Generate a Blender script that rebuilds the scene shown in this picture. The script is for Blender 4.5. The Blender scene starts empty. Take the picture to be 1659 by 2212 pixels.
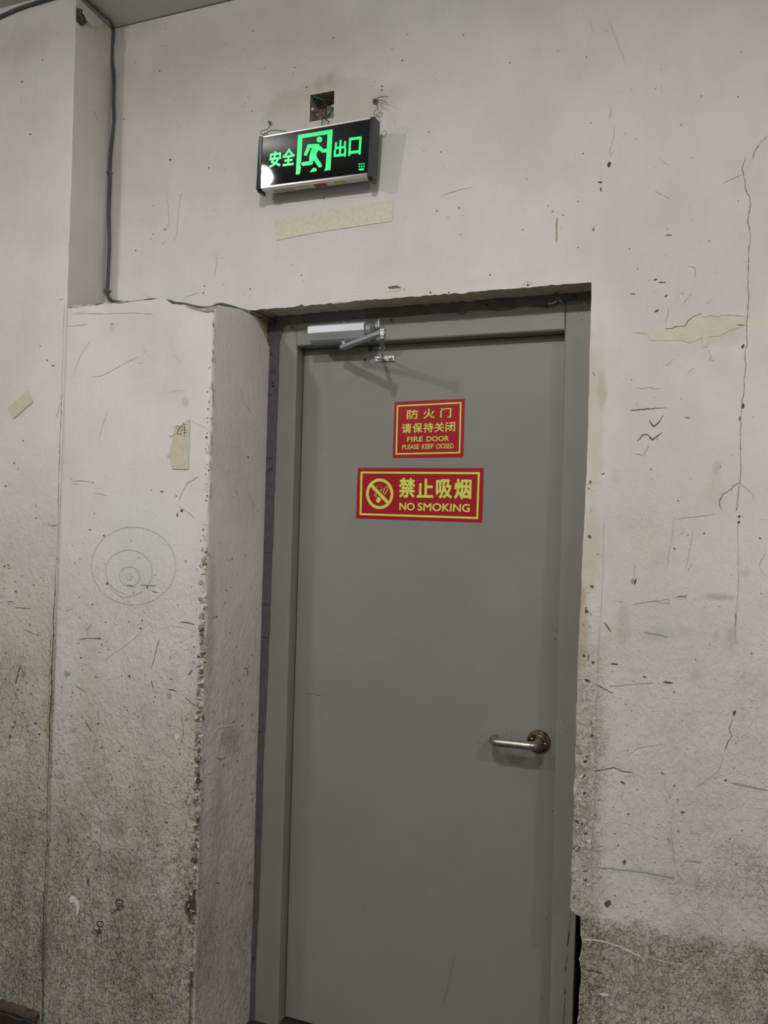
import bpy, bmesh, math, random
import numpy as np
from mathutils import Vector, Matrix

random.seed(7)
rng = np.random.default_rng(11)
SC = bpy.context.scene
COL = SC.collection

# ------------------------------------------------------------------ camera
YAW, PITCH, ROLL = math.radians(19.4), math.radians(1.0), math.radians(1.54)
FPX, CX, CY = 1600.0, 829.5, 1106.0
CAM = np.array([0.0, -1.95, 1.53])
FW = np.array([-math.sin(YAW) * math.cos(PITCH), math.cos(YAW) * math.cos(PITCH), math.sin(PITCH)])
R0 = np.array([math.cos(YAW), math.sin(YAW), 0.0])
U0 = np.cross(R0, FW)
RT = R0 * math.cos(ROLL) + U0 * math.sin(ROLL)
UP = -R0 * math.sin(ROLL) + U0 * math.cos(ROLL)
cd = bpy.data.cameras.new('camera')
cam = bpy.data.objects.new('camera', cd)
COL.objects.link(cam)
cam.matrix_world = Matrix(((RT[0], UP[0], -FW[0], CAM[0]), (RT[1], UP[1], -FW[1], CAM[1]),
                           (RT[2], UP[2], -FW[2], CAM[2]), (0, 0, 0, 1)))
cd.sensor_fit = 'HORIZONTAL'
cd.sensor_width = 36.0
cd.lens = FPX / 1659.0 * 36.0
cd.clip_start = 0.02
SC.camera = cam

# ------------------------------------------------------------------ view, world, lamps
SC.view_settings.view_transform = 'Standard'
SC.view_settings.look = 'None'
SC.view_settings.gamma = 1.0
SC.view_settings.use_curve_mapping = False
SC.view_settings.exposure = 0.0
wd = bpy.data.worlds.new('world')
SC.world = wd
wd.use_nodes = True
wd.node_tree.nodes['Background'].inputs[0].default_value = (0.9, 0.95, 1.0, 1)
wd.node_tree.nodes['Background'].inputs[1].default_value = 0.03

CEIL = 3.13


def lamp(name, x, y, power, r, kind='AREA', z=CEIL - 0.06, color=(1.0, 0.99, 0.985)):
    l = bpy.data.lights.new(name, kind)
    if kind == 'AREA':
        l.shape = 'DISK'
        l.size = 2 * r
    else:
        l.shadow_soft_size = r
    l.energy = power
    l.color = color
    o = bpy.data.objects.new(name, l)
    o.location = (x, y, z)
    COL.objects.link(o)
    return o


# round globe lamps under the ceiling; two throw the door's double shadows, the third is added fill
for lx_, ly_, pd, pg in ((-0.42, -1.75, 15.0, 20.0), (-1.95, -1.80, 12.0, 14.5), (1.35, -1.90, 14.0, 12.0)):
    lamp('ceiling_and_fill_light', lx_, ly_, pd, 0.05, 'AREA', 2.965)                  # the downward face of the lamp
    lamp('ceiling_and_fill_light', lx_, ly_, pg, 0.05, 'POINT', 2.97)   # its globe
for lx_, ly_, pd in ((-0.3, -3.6, 20.0), (-2.4, -3.8, 13.0), (1.9, -3.8, 17.0)):  # unseen lamps further back, added for even ambient fill
    lamp('ceiling_and_fill_light', lx_, ly_, pd, 0.16)


# ------------------------------------------------------------------ projection helpers: a pixel becomes a point on a real surface
def ray(px, py):
    return RT * ((px - CX) / FPX) - UP * ((py - CY) / FPX) + FW


def hit(px, py, p0, n):
    v = ray(px, py)
    p0 = np.asarray(p0, float)
    n = np.asarray(n, float)
    return CAM + v * (np.dot(p0 - CAM, n) / np.dot(v, n))


def hy(px, py, y):
    return hit(px, py, (0, y, 0), (0, 1, 0))


def hx(px, py, x):
    return hit(px, py, (x, 0, 0), (1, 0, 0))


def hz(px, py, z):
    return hit(px, py, (0, 0, z), (0, 0, 1))


# ------------------------------------------------------------------ materials
def srgb(r, g, b):
    def f(c):
        c /= 255.0
        return c / 12.92 if c <= 0.04045 else ((c + 0.055) / 1.055) ** 2.4
    return (f(r), f(g), f(b), 1.0)


def base_mat(name):
    m = bpy.data.materials.new(name)
    m.use_nodes = True
    nt = m.node_tree
    return m, nt, nt.nodes['Principled BSDF']


def N(nt, typ, **kw):
    n = nt.nodes.new(typ)
    for k, v in kw.items():
        setattr(n, k, v)
    return n


def noise(nt, scale, detail=4, rough=0.55, vec=None):
    n = N(nt, 'ShaderNodeTexNoise')
    n.inputs['Scale'].default_value = scale
    n.inputs['Detail'].default_value = detail
    n.inputs['Roughness'].default_value = rough
    if vec is not None:
        nt.links.new(vec, n.inputs['Vector'])
    return n.outputs['Fac']


def ramp(nt, sock, a, b, va=0.0, vb=1.0):
    n = N(nt, 'ShaderNodeMapRange')
    n.interpolation_type = 'SMOOTHSTEP'
    n.inputs['From Min'].default_value = a
    n.inputs['From Max'].default_value = b
    n.inputs['To Min'].default_value = va
    n.inputs['To Max'].default_value = vb
    nt.links.new(sock, n.inputs['Value'])
    return n.outputs['Result']


def math_n(nt, op, a, b):
    n = N(nt, 'ShaderNodeMath', operation=op)
    for i, v in enumerate((a, b)):
        if isinstance(v, (int, float)):
            n.inputs[i].default_value = v
        else:
            nt.links.new(v, n.inputs[i])
    return n.outputs[0]


def mix(nt, fac, a, b, mode='MIX'):
    n = N(nt, 'ShaderNodeMix', data_type='RGBA', blend_type=mode)
    for s, v in ((n.inputs[0], fac), (n.inputs[6], a), (n.inputs[7], b)):
        if isinstance(v, (int, float, tuple)):
            s.default_value = v
        else:
            nt.links.new(v, s)
    return n.outputs[2]


def obj_vec(nt):
    return N(nt, 'ShaderNodeTexCoord').outputs['Object']


def bump(nt, bsdf, h, strength, dist):
    b = N(nt, 'ShaderNodeBump')
    b.inputs['Distance'].default_value = dist
    if isinstance(strength, float):
        b.inputs['Strength'].default_value = strength
    else:
        nt.links.new(strength, b.inputs['Strength'])
    nt.links.new(h, b.inputs['Height'])
    nt.links.new(b.outputs[0], bsdf.inputs['Normal'])


def simple(name, col, rough=0.5, metal=0.0, var=0.08, vscale=40.0, bmp=0.0, spec=0.5):
    m, nt, b = base_mat(name)
    v = obj_vec(nt)
    n = noise(nt, vscale, 4, 0.6, v)
    f = ramp(nt, n, 0.3, 0.7, 1 - var, 1 + var)
    c = mix(nt, 1.0, col, f, 'MULTIPLY')
    nt.links.new(c, b.inputs['Base Color'])
    b.inputs['Roughness'].default_value = rough
    b.inputs['Metallic'].default_value = metal
    b.inputs['Specular IOR Level'].default_value = spec
    if bmp:
        bump(nt, b, n, bmp, 0.001)
    return m


def plaster_mat():
    """old whitewash: 'tint' holds the paint colour with its stains, its alpha how worn the paint is there"""
    m, nt, b = base_mat('plaster')
    v = obj_vec(nt)
    mp = N(nt, 'ShaderNodeMapping')
    mp.inputs['Scale'].default_value = (1, 1, 0.62)
    nt.links.new(v, mp.inputs['Vector'])
    v = mp.outputs[0]
    mv = N(nt, 'ShaderNodeMapping')
    mv.inputs['Scale'].default_value = (1, 1, 0.12)
    nt.links.new(v, mv.inputs['Vector'])
    at = N(nt, 'ShaderNodeAttribute', attribute_name='tint')
    wear = at.outputs['Alpha']
    mott = ramp(nt, noise(nt, 9, 5, 0.6, v), 0.3, 0.72, 0.965, 1.03)
    c = mix(nt, 1.0, at.outputs['Color'], mott, 'MULTIPLY')
    # worn patches of older, yellower coats
    old = ramp(nt, math_n(nt, 'ADD', noise(nt, 34, 6, 0.7, v), math_n(nt, 'MULTIPLY', wear, 0.22)), 0.60, 0.80, 0.0, 0.55)
    c = mix(nt, math_n(nt, 'MULTIPLY', old, math_n(nt, 'ADD', wear, 0.12)), c, srgb(180, 172, 150))
    # warm smears
    warm = ramp(nt, math_n(nt, 'ADD', noise(nt, 7, 5, 0.65, v), math_n(nt, 'MULTIPLY', wear, 0.12)), 0.6, 0.8, 0.0, 0.42)
    c = mix(nt, math_n(nt, 'MULTIPLY', warm, wear), c, srgb(148, 135, 110))
    # upright scrapes
    scr = ramp(nt, noise(nt, 70, 5, 0.65, mv.outputs[0]), 0.56, 0.72, 0.0, 0.55)
    c = mix(nt, math_n(nt, 'MULTIPLY', scr, math_n(nt, 'MULTIPLY', wear, wear)), c, srgb(116, 108, 90))
    # pale scuffed-off flakes
    pale = ramp(nt, noise(nt, 58, 5, 0.7, v), 0.57, 0.66, 0.0, 0.5)
    c = mix(nt, math_n(nt, 'MULTIPLY', pale, wear), c, srgb(196, 192, 180))
    # fine dark pits
    pits = ramp(nt, math_n(nt, 'ADD', noise(nt, 135, 3, 0.6, v), math_n(nt, 'MULTIPLY', wear, 0.13)), 0.665, 0.76, 0.0, 1.0)
    c = mix(nt, math_n(nt, 'MULTIPLY', pits, math_n(nt, 'MULTIPLY', wear, 0.30)), c, srgb(66, 60, 48))
    chips = ramp(nt, math_n(nt, 'ADD', noise(nt, 60, 4, 0.65, v), math_n(nt, 'MULTIPLY', wear, 0.10)), 0.70, 0.76, 0.0, 0.6)
    c = mix(nt, math_n(nt, 'MULTIPLY', chips, wear), c, srgb(92, 86, 70))
    # hair cracks and curled flakes
    rid = math_n(nt, 'ABSOLUTE', math_n(nt, 'SUBTRACT', noise(nt, 78, 4, 0.62, v), 0.5), 0)
    rid = ramp(nt, rid, 0.0, 0.016, 1.0, 0.0)
    gate = ramp(nt, math_n(nt, 'ADD', noise(nt, 19, 3, 0.6, v), math_n(nt, 'MULTIPLY', wear, 0.16)), 0.55, 0.66)
    rid = math_n(nt, 'MULTIPLY', rid, gate)
    c = mix(nt, math_n(nt, 'MULTIPLY', rid, math_n(nt, 'ADD', math_n(nt, 'MULTIPLY', wear, 0.36), 0.03)), c, srgb(70, 64, 52))
    nt.links.new(c, b.inputs['Base Color'])
    b.inputs['Roughness'].default_value = 0.72
    b.inputs['Specular IOR Level'].default_value = 0.25
    flake = ramp(nt, noise(nt, 66, 5, 0.62, v), 0.45, 0.57)
    fine = noise(nt, 170, 4, 0.68, v)
    broad = noise(nt, 14, 4, 0.5, v)
    h = math_n(nt, 'ADD', math_n(nt, 'SUBTRACT', math_n(nt, 'MULTIPLY', flake, 0.45), math_n(nt, 'MULTIPLY', rid, 0.5)), math_n(nt, 'ADD', math_n(nt, 'MULTIPLY', fine, 0.9), broad))
    bump(nt, b, h, math_n(nt, 'ADD', math_n(nt, 'MULTIPLY', wear, 1.15), 0.09), 0.005)
    return m


def metal_paint(name, col, rough=0.42):
    """sprayed steel: faint orange peel and handling smudges"""
    m, nt, b = base_mat(name)
    v = obj_vec(nt)
    sm = ramp(nt, noise(nt, 3.2, 5, 0.6, v), 0.35, 0.7, 0.955, 1.04)
    c = mix(nt, 1.0, col, sm, 'MULTIPLY')
    dirt = ramp(nt, noise(nt, 22, 6, 0.75, v), 0.70, 0.80, 0.0, 0.35)
    c = mix(nt, dirt, c, srgb(96, 92, 76))
    nt.links.new(c, b.inputs['Base Color'])
    rr = ramp(nt, noise(nt, 5, 4, 0.6, v), 0.3, 0.7, rough - 0.06, rough + 0.10)
    nt.links.new(rr, b.inputs['Roughness'])
    b.inputs['Specular IOR Level'].default_value = 0.35
    bump(nt, b, noise(nt, 420, 2, 0.5, v), 0.10, 0.0004)
    return m


def brushed(name, col, rough=0.3, tarnish=0.0):
    m, nt, b = base_mat(name)
    v = obj_vec(nt)
    n = noise(nt, 60, 4, 0.6, v)
    c = mix(nt, 1.0, col, ramp(nt, n, 0.3, 0.7, 0.85, 1.1), 'MULTIPLY')
    if tarnish:
        t = ramp(nt, noise(nt, 45, 5, 0.65, v), 0.42, 0.62, 0.0, tarnish)
        c = mix(nt, t, c, srgb(58, 46, 30))
    nt.links.new(c, b.inputs['Base Color'])
    b.inputs['Metallic'].default_value = 1.0
    nt.links.new(ramp(nt, n, 0.3, 0.7, rough - 0.05, rough + 0.12), b.inputs['Roughness'])
    return m


def glow(name, col, strength):
    m, nt, b = base_mat(name)
    n = noise(nt, 30, 2, 0.5, obj_vec(nt))
    b.inputs['Base Color'].default_value = (0.02, 0.2, 0.08, 1)
    b.inputs['Emission Color'].default_value = col
    nt.links.new(ramp(nt, n, 0.3, 0.7, strength * 0.88, strength * 1.08), b.inputs['Emission Strength'])
    b.inputs['Roughness'].default_value = 0.3
    return m


M = {}
M['plaster'] = plaster_mat()
M['crack'] = simple('crack', srgb(104, 99, 86), 0.95, 0, 0.3, 60)
M['faint'] = simple('faint_line', srgb(166, 162, 152), 0.95, 0, 0.15, 60)
M['chip'] = simple('chipped_plaster', srgb(86, 79, 64), 0.95, 0, 0.35, 90)
M['black_mark'] = simple('black_scuff', srgb(66, 64, 58), 0.9, 0, 0.3, 90)
M['blue_mark'] = simple('blue_scuff', srgb(158, 157, 166), 0.9, 0, 0.1, 90)
M['brown_mark'] = simple('brown_stain', srgb(152, 138, 112), 0.9, 0, 0.2, 60)
M['white_flake'] = simple('bare_white_plaster', srgb(214, 212, 204), 0.9, 0, 0.06, 60)
M['cream'] = simple('older_cream_coat', srgb(205, 200, 183), 0.9, 0, 0.05, 30)
M['pencil'] = simple('pencil_line', srgb(150, 151, 152), 0.8, 0, 0.1, 60)
M['ink'] = simple('marker_ink', srgb(30, 30, 28), 0.8, 0, 0.2, 90)
M['ceiling'] = simple('ceiling_paint', srgb(205, 205, 198), 0.9, 0, 0.03, 6, 0.1)
M['floor'] = simple('floor_stone', srgb(46, 40, 38), 0.6, 0, 0.3, 30, 0.2)
M['floor_dirt'] = simple('floor_dirt', srgb(74, 58, 46), 0.9, 0, 0.35, 70, 0.3)
M['room'] = simple('room_paint', srgb(200, 200, 194), 0.9, 0, 0.03, 4)
M['void'] = simple('dark_cavity', srgb(18, 18, 17), 0.95, 0, 0.2, 20)
M['mortar'] = simple('cement_mortar', srgb(84, 80, 82), 0.95, 0, 0.10, 50, 0.35)
M['mortar_head'] = simple('cement_mortar_head', srgb(98, 96, 93), 0.95, 0, 0.2, 26, 0.5)
M['door'] = metal_paint('door_paint', srgb(134, 132, 126))
M['frame'] = metal_paint('door_frame_paint', srgb(136, 135, 126), 0.45)
M['silver'] = simple('silver_paint', srgb(186, 188, 194), 0.38, 0.35, 0.05, 300, 0.05)
M['silver_dark'] = simple('worn_silver_paint', srgb(140, 141, 144), 0.42, 0.4, 0.1, 120)
M['steel'] = brushed('brushed_steel', srgb(178, 173, 164), 0.36)
M['tarnished'] = brushed('tarnished_steel', srgb(150, 138, 112), 0.2, 0.85)
M['bright'] = brushed('bright_steel', srgb(205, 205, 205), 0.22)
M['brass'] = brushed('brass', srgb(176, 120, 60), 0.3)
M['alu'] = simple('brushed_aluminium', srgb(214, 212, 206), 0.35, 0.5, 0.04, 200)
M['black_plastic'] = simple('black_plastic', srgb(30, 30, 36), 0.35, 0, 0.1, 60)
M['acrylic'] = simple('black_acrylic', srgb(8, 8, 10), 0.03, 0, 0.05, 20)
M['green_glow'] = glow('green_backlight', srgb(26, 226, 120), 1.0)
M['cable'] = simple('grey_cable', srgb(78, 80, 82), 0.6, 0, 0.15, 50)
M['clip'] = simple('cable_clip_plastic', srgb(96, 94, 86), 0.6, 0, 0.2, 80)
M['wire_grey'] = simple('hanging_wire', srgb(104, 100, 90), 0.5, 0.4, 0.2, 80)
M['wire_red'] = simple('red_insulation', srgb(120, 40, 52), 0.5, 0, 0.1, 60)
M['wire_blue'] = simple('blue_insulation', srgb(56, 70, 110), 0.5, 0, 0.1, 60)
M['wire_green'] = simple('green_tape', srgb(22, 92, 84), 0.5, 0, 0.2, 60)
M['box'] = simple('raw_recess', srgb(140, 132, 112), 0.95, 0, 0.3, 60, 0.5)
M['red_vinyl'] = simple('red_vinyl', srgb(160, 16, 34), 0.4, 0, 0.04, 20, 0, 0.3)
M['yellow_print'] = simple('yellow_green_print', srgb(206, 214, 92), 0.5, 0, 0.04, 60, 0, 0.3)
M['tape'] = simple('masking_tape', srgb(196, 189, 164), 0.8, 0, 0.05, 50)
M['residue'] = simple('tape_residue', srgb(211, 206, 187), 0.85, 0, 0.06, 90)
M['paper_white'] = simple('white_label', srgb(206, 204, 190), 0.7, 0, 0.05, 60)
M['label_red'] = simple('red_label', srgb(150, 44, 52), 0.6, 0, 0.1, 60)
M['label_yellow'] = simple('yellow_label', srgb(204, 178, 70), 0.6, 0, 0.1, 60)
M['label_ink'] = simple('label_ink', srgb(90, 88, 80), 0.8, 0, 0.1, 60)
M['blue_scrap'] = simple('blue_paint_scrap', srgb(44, 62, 74), 0.7, 0, 0.1, 60)


# ------------------------------------------------------------------ mesh builder
class MB:
    def __init__(s):
        s.v, s.f, s.mi, s.sm, s.mats, s.tint = [], [], [], [], [], {}

    def slot(s, mname):
        if mname not in s.mats:
            s.mats.append(mname)
        return s.mats.index(mname)

    def add(s, verts, faces, mname, smooth=False):
        o = len(s.v)
        k = s.slot(mname)
        s.v += [tuple(map(float, p)) for p in verts]
        s.f += [tuple(int(i) + o for i in f) for f in faces]
        s.mi += [k] * len(faces)
        s.sm += [smooth] * len(faces)
        return o

    def box(s, lo, hi, mname):
        (a, b, c), (d, e, f) = lo, hi
        v = [(a, b, c), (d, b, c), (d, e, c), (a, e, c), (a, b, f), (d, b, f), (d, e, f), (a, e, f)]
        s.add(v, [(0, 3, 2, 1), (4, 5, 6, 7), (0, 1, 5, 4), (1, 2, 6, 5), (2, 3, 7, 6), (3, 0, 4, 7)], mname)

    def prism(s, poly, d, mname, cap=True):
        """3D polygon pushed along the vector d"""
        p = [np.asarray(q, float) for q in poly]
        d = np.asarray(d, float)
        n = len(p)
        v = p + [q + d for q in p]
        f = [(i, (i + 1) % n, (i + 1) % n + n, i + n) for i in range(n)]
        if cap:
            f += [tuple(range(n - 1, -1, -1)), tuple(range(n, 2 * n))]
        s.add(v, f, mname)

    def tube(s, pts, r, mname, seg=12, cap=True):
        P = [np.asarray(p, float) for p in pts]
        n = len(P)
        rs = r if hasattr(r, '__len__') else [r] * n
        t0 = P[1] - P[0]
        t0 /= np.linalg.norm(t0)
        ref = np.array([0, 0, 1.0]) if abs(t0[2]) < 0.9 else np.array([1.0, 0, 0])
        a = np.cross(t0, ref)
        a /= np.linalg.norm(a)
        v = []
        for i in range(n):
            t = P[min(i + 1, n - 1)] - P[max(i - 1, 0)]
            t /= np.linalg.norm(t) + 1e-12
            a = a - t * np.dot(a, t)
            a /= np.linalg.norm(a) + 1e-12
            b = np.cross(t, a)
            for k in range(seg):
                th = 2 * math.pi * k / seg
                v.append(P[i] + rs[i] * (a * math.cos(th) + b * math.sin(th)))
        f = []
        for i in range(n - 1):
            for k in range(seg):
                k2 = (k + 1) % seg
                f.append((i * seg + k, i * seg + k2, (i + 1) * seg + k2, (i + 1) * seg + k))
        s.add(v, f, mname, True)
        if cap:
            s.add(v[:seg], [tuple(range(seg - 1, -1, -1))], mname)
            s.add(v[-seg:], [tuple(range(seg))], mname)

    def lathe(s, c, axis, prof, mname, seg=28):
        """prof: list of (distance along the axis, radius)"""
        c = np.asarray(c, float)
        t = np.asarray(axis, float)
        t /= np.linalg.norm(t)
        ref = np.array([0, 0, 1.0]) if abs(t[2]) < 0.9 else np.array([1.0, 0, 0])
        a = np.cross(t, ref)
        a /= np.linalg.norm(a)
        b = np.cross(t, a)
        v = []
        for h, r in prof:
            for k in range(seg):
                th = 2 * math.pi * k / seg
                v.append(c + t * h + max(r, 1e-5) * (a * math.cos(th) + b * math.sin(th)))
        f = []
        for i in range(len(prof) - 1):
            for k in range(seg):
                k2 = (k + 1) % seg
                f.append((i * seg + k, i * seg + k2, (i + 1) * seg + k2, (i + 1) * seg + k))
        f += [tuple(range(seg - 1, -1, -1)), tuple(range((len(prof) - 1) * seg, len(prof) * seg))]
        s.add(v, f, mname)

    def build(s, name, parent=None, bevel=0.0, normals=True):
        me = bpy.data.meshes.new(name)
        me.from_pydata(s.v, [], s.f)
        for m in s.mats:
            me.materials.append(M[m])
        me.polygons.foreach_set('material_index', s.mi)
        me.polygons.foreach_set('use_smooth', s.sm)
        if s.tint:
            ca = me.color_attributes.new('tint', 'FLOAT_COLOR', 'POINT')
            arr = np.ones((len(s.v), 4), np.float32) * 0.5
            for o, t in s.tint.items():
                arr[o:o + len(t)] = t
            ca.data.foreach_set('color', arr.ravel())
        me.update()
        if normals:
            bm = bmesh.new()
            bm.from_mesh(me)
            bmesh.ops.remove_doubles(bm, verts=bm.verts, dist=1e-6)
            bmesh.ops.recalc_face_normals(bm, faces=bm.faces)
            bm.to_mesh(me)
            bm.free()
        o = bpy.data.objects.new(name, me)
        COL.objects.link(o)
        if parent is not None:
            o.parent = parent
        if bevel:
            b = o.modifiers.new('bevel', 'BEVEL')
            b.width = bevel
            b.segments = 2
            b.limit_method = 'ANGLE'
            b.angle_limit = math.radians(35)
        return o


def empty(name, loc):
    o = bpy.data.objects.new(name, None)
    o.empty_display_size = 0.05
    o.location = tuple(map(float, loc))
    COL.objects.link(o)
    return o


def own(child, root):
    """parent a child built in world coordinates"""
    child.parent = root
    child.matrix_parent_inverse = Matrix.Translation(-root.location)
    return child


def tag(o, label=None, cat=None, group=None, kind=None):
    for k, v in (('label', label), ('category', cat), ('group', group), ('kind', kind)):
        if v:
            o[k] = v
    return o


def smooth_path(pts, n=8, closed=False):
    P = [np.asarray(p, float) for p in pts]
    out = []
    m = len(P)
    for i in range(m - 1):
        p0, p1, p2, p3 = P[max(i - 1, 0)], P[i], P[i + 1], P[min(i + 2, m - 1)]
        for k in range(n):
            t = k / n
            out.append(0.5 * (2 * p1 + (p2 - p0) * t + (2 * p0 - 5 * p1 + 4 * p2 - p3) * t * t
                              + (3 * p1 - p0 - 3 * p2 + p3) * t ** 3))
    out.append(P[-1])
    return out


# ------------------------------------------------------------------ noise for relief and stains
def vnoise(x, y, seed):
    xi, yi = np.floor(x).astype(np.int64), np.floor(y).astype(np.int64)
    xf, yf = x - xi, y - yi

    def h(a, b):
        n = (a * 374761393 + b * 668265263 + seed * 974634777) & 0x7fffffff
        n = ((n ^ (n >> 13)) * 1274126177) & 0x7fffffff
        return ((n ^ (n >> 16)) & 0xffff) / 65535.0
    u, v = xf * xf * (3 - 2 * xf), yf * yf * (3 - 2 * yf)
    return (h(xi, yi) * (1 - u) + h(xi + 1, yi) * u) * (1 - v) + (h(xi, yi + 1) * (1 - u) + h(xi + 1, yi + 1) * u) * v


def fbm(x, y, seed, octv=4):
    t, a, s = 0, 0.5, 0
    for k in range(octv):
        t = t + a * vnoise(x * 2 ** k, y * 2 ** k, seed + k)
        s += a
        a *= 0.5
    return t / s


def sstep(a, b, x):
    t = np.clip((x - a) / (b - a), 0, 1)
    return t * t * (3 - 2 * t)


# ------------------------------------------------------------------ wall surfaces
class Face:
    """a vertical wall plane: a runs along e, b is the height; n points into the room"""

    def __init__(s, o, e, n, seed, relief):
        s.o, s.e, s.n = (np.asarray(q, float) for q in (o, e, n))
        s.seed, s.relief, s.stains, s.curve = seed, relief, [], None

    def ab(s, px, py):
        p = hit(px, py, s.o, s.n)
        return float(np.dot(p - s.o, s.e)), float(p[2])

    def disp(s, a, b):
        d = (fbm(a * 5, b * 5, s.seed) - 0.5) * s.relief * 2
        rough = sstep(1.55, 0.7, b) * s.relief * 1.1
        return d + (fbm(a * 34, b * 34, s.seed + 9, 3) - 0.5) * rough

    def P(s, a, b, h=0.0):
        a, b = np.asarray(a, float), np.asarray(b, float)
        d = s.disp(a, b) + h
        return s.o + a[..., None] * s.e + d[..., None] * s.n + b[..., None] * np.array([0, 0, 1.0]) - np.array([0, 0, s.o[2]])

    def at(s, px, py, h=0.0012):
        a, b = s.ab(px, py)
        p = s.P(np.array([a]), np.array([b]), h)[0]
        if s.curve is not None:
            p = s.curve(p, b)
        return p

    def stain(s, px, py, rx, ry, col, k, soft=0.6, rot=0.0, ragged=0.35):
        a, b = s.ab(px, py)
        a2, _ = s.ab(px + rx, py)
        _, b2 = s.ab(px, py + ry)
        s.stains.append((a, b, abs(a2 - a), abs(b2 - b), np.array(srgb(*col)[:3]), k, soft, math.radians(rot), ragged))


PAINT = np.array(srgb(214, 211, 206)[:3])
AGED = np.array(srgb(199, 195, 182)[:3])
GRIME = np.array(srgb(194, 188, 172)[:3])
DEEP = np.array(srgb(156, 147, 127)[:3])


def tint_of(F, a, b, wear_fn):
    w = wear_fn(a, b)
    n1 = fbm(a * 3.1, b * 3.1, F.seed + 20)
    n2 = fbm(a * 9, b * 7, F.seed + 30)
    c = PAINT + (AGED - PAINT) * (sstep(0.42, 0.75, n1) * 0.5 + sstep(0.05, 0.5, w) * 0.5)[..., None]
    g = sstep(0.25, 1.0, w + (n2 - 0.5) * 0.55)
    c = c + (GRIME - c) * g[..., None] * 0.9
    streak = sstep(0.52, 0.8, fbm(a * 22, b * 2.2, F.seed + 40)) * sstep(0.5, 1.0, w)
    c = c + (DEEP - c) * streak[..., None] * 0.5
    for (sa, sb, ra, rb, col, k, soft, rot, rag) in F.stains:
        da, db = a - sa, b - sb
        u = (da * math.cos(rot) + db * math.sin(rot)) / ra
        v = (-da * math.sin(rot) + db * math.cos(rot)) / rb
        if rag < 0:   # rectangular
            q = np.maximum(abs(u), abs(v))
        else:
            q = np.sqrt(u * u + v * v) + (fbm(a * 30, b * 30, F.seed + 50) - 0.5) * 2 * rag
        msk = sstep(1.0, 1.0 - soft, q) * k * (0.75 if soft > 0.75 else 1.0)
        c = c + (col - c) * msk[..., None]
    return np.concatenate([c, np.clip(w, 0, 1)[..., None]], -1)


def grid(mb, A, B, P, T, keep=None):
    """A x B lattice of points P with paint colours T"""
    na, nb = len(A), len(B)
    idx = np.arange(na * nb).reshape(na, nb)
    q = np.stack([idx[:-1, :-1], idx[1:, :-1], idx[1:, 1:], idx[:-1, 1:]], -1)
    if keep is not None:
        q = q[keep]
    q = q.reshape(-1, 4)
    o = mb.add(P.reshape(-1, 3), q.tolist(), 'plaster', True)
    mb.tint[o] = T.reshape(-1, 4)
    return idx + o


def lines_with(lo, hi, step, extra):
    xs = list(np.arange(lo, hi + 1e-6, step))
    for e in extra:
        i = int(np.argmin([abs(x - e) for x in xs]))
        xs[i] = e
    return np.array(sorted(xs))


# marks drawn into a wall's own mesh ---------------------------------------
def ribbon(mb, F, pts, w, mname, h=0.0012, jit=0.35, step=5.0, taper=True):
    """a crack or a drawn line through pixel points; w in metres (one number or one per point)"""
    ws = w if hasattr(w, '__len__') else [w] * len(pts)
    dense, dw = [], []
    for i in range(len(pts) - 1):
        (x0, y0), (x1, y1) = pts[i], pts[i + 1]
        L = math.hypot(x1 - x0, y1 - y0)
        n = max(1, int(L / step))
        for k in range(n):
            t = k / n
            dense.append((x0 + (x1 - x0) * t + random.uniform(-1, 1) * jit * 2, y0 + (y1 - y0) * t + random.uniform(-1, 1) * jit * 2))
            dw.append((ws[i] + (ws[i + 1] - ws[i]) * t) * random.uniform(1 - jit, 1 + jit))
    dense.append(pts[-1])
    dw.append(ws[-1])
    if taper:
        dw[0] *= 0.3
        dw[-1] *= 0.3
    P = [F.at(x, y, h) for x, y in dense]
    v, f = [], []
    for i in range(len(P)):
        t = P[min(i + 1, len(P) - 1)] - P[max(i - 1, 0)]
        s = np.cross(t, F.n)
        s /= np.linalg.norm(s) + 1e-9
        v += [P[i] - s * dw[i] / 2, P[i] + s * dw[i] / 2]
        if i:
            f.append((2 * i - 2, 2 * i - 1, 2 * i + 1, 2 * i))
    mb.add(v, f, mname)


def blob(mb, F, px, py, rx, ry, mname, rot=0.0, h=0.0012, n=11, jag=0.35):
    """an irregular chip; radii in pixels of the photograph"""
    pts = []
    c, s = math.cos(math.radians(rot)), math.sin(math.radians(rot))
    for k in range(n):
        th = 2 * math.pi * k / n
        q = random.uniform(1 - jag, 1 + jag * 0.5)
        x, y = rx * q * math.cos(th), ry * q * math.sin(th)
        pts.append(F.at(px + x * c - y * s, py + x * s + y * c, h))
    ctr = np.mean(pts, 0)
    mb.add([ctr] + pts, [(0, 1 + k, 1 + (k + 1) % n) for k in range(n)], mname)


def patch(mb, F, pts, mname, h=0.001):
    P = [F.at(x, y, h) for x, y in pts]
    mb.add(P, [tuple(range(len(P)))], mname)


XC, YC = -1.653, -0.183          # the corner of the upper column
XB, YB = -1.131, -0.195          # outer corner of the low plaster block
XB2, YB2 = -1.1125, 0.10         # where its side meets the mortar
XJ, ZL = -0.140, 2.165           # right jamb and lintel of the opening

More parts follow.
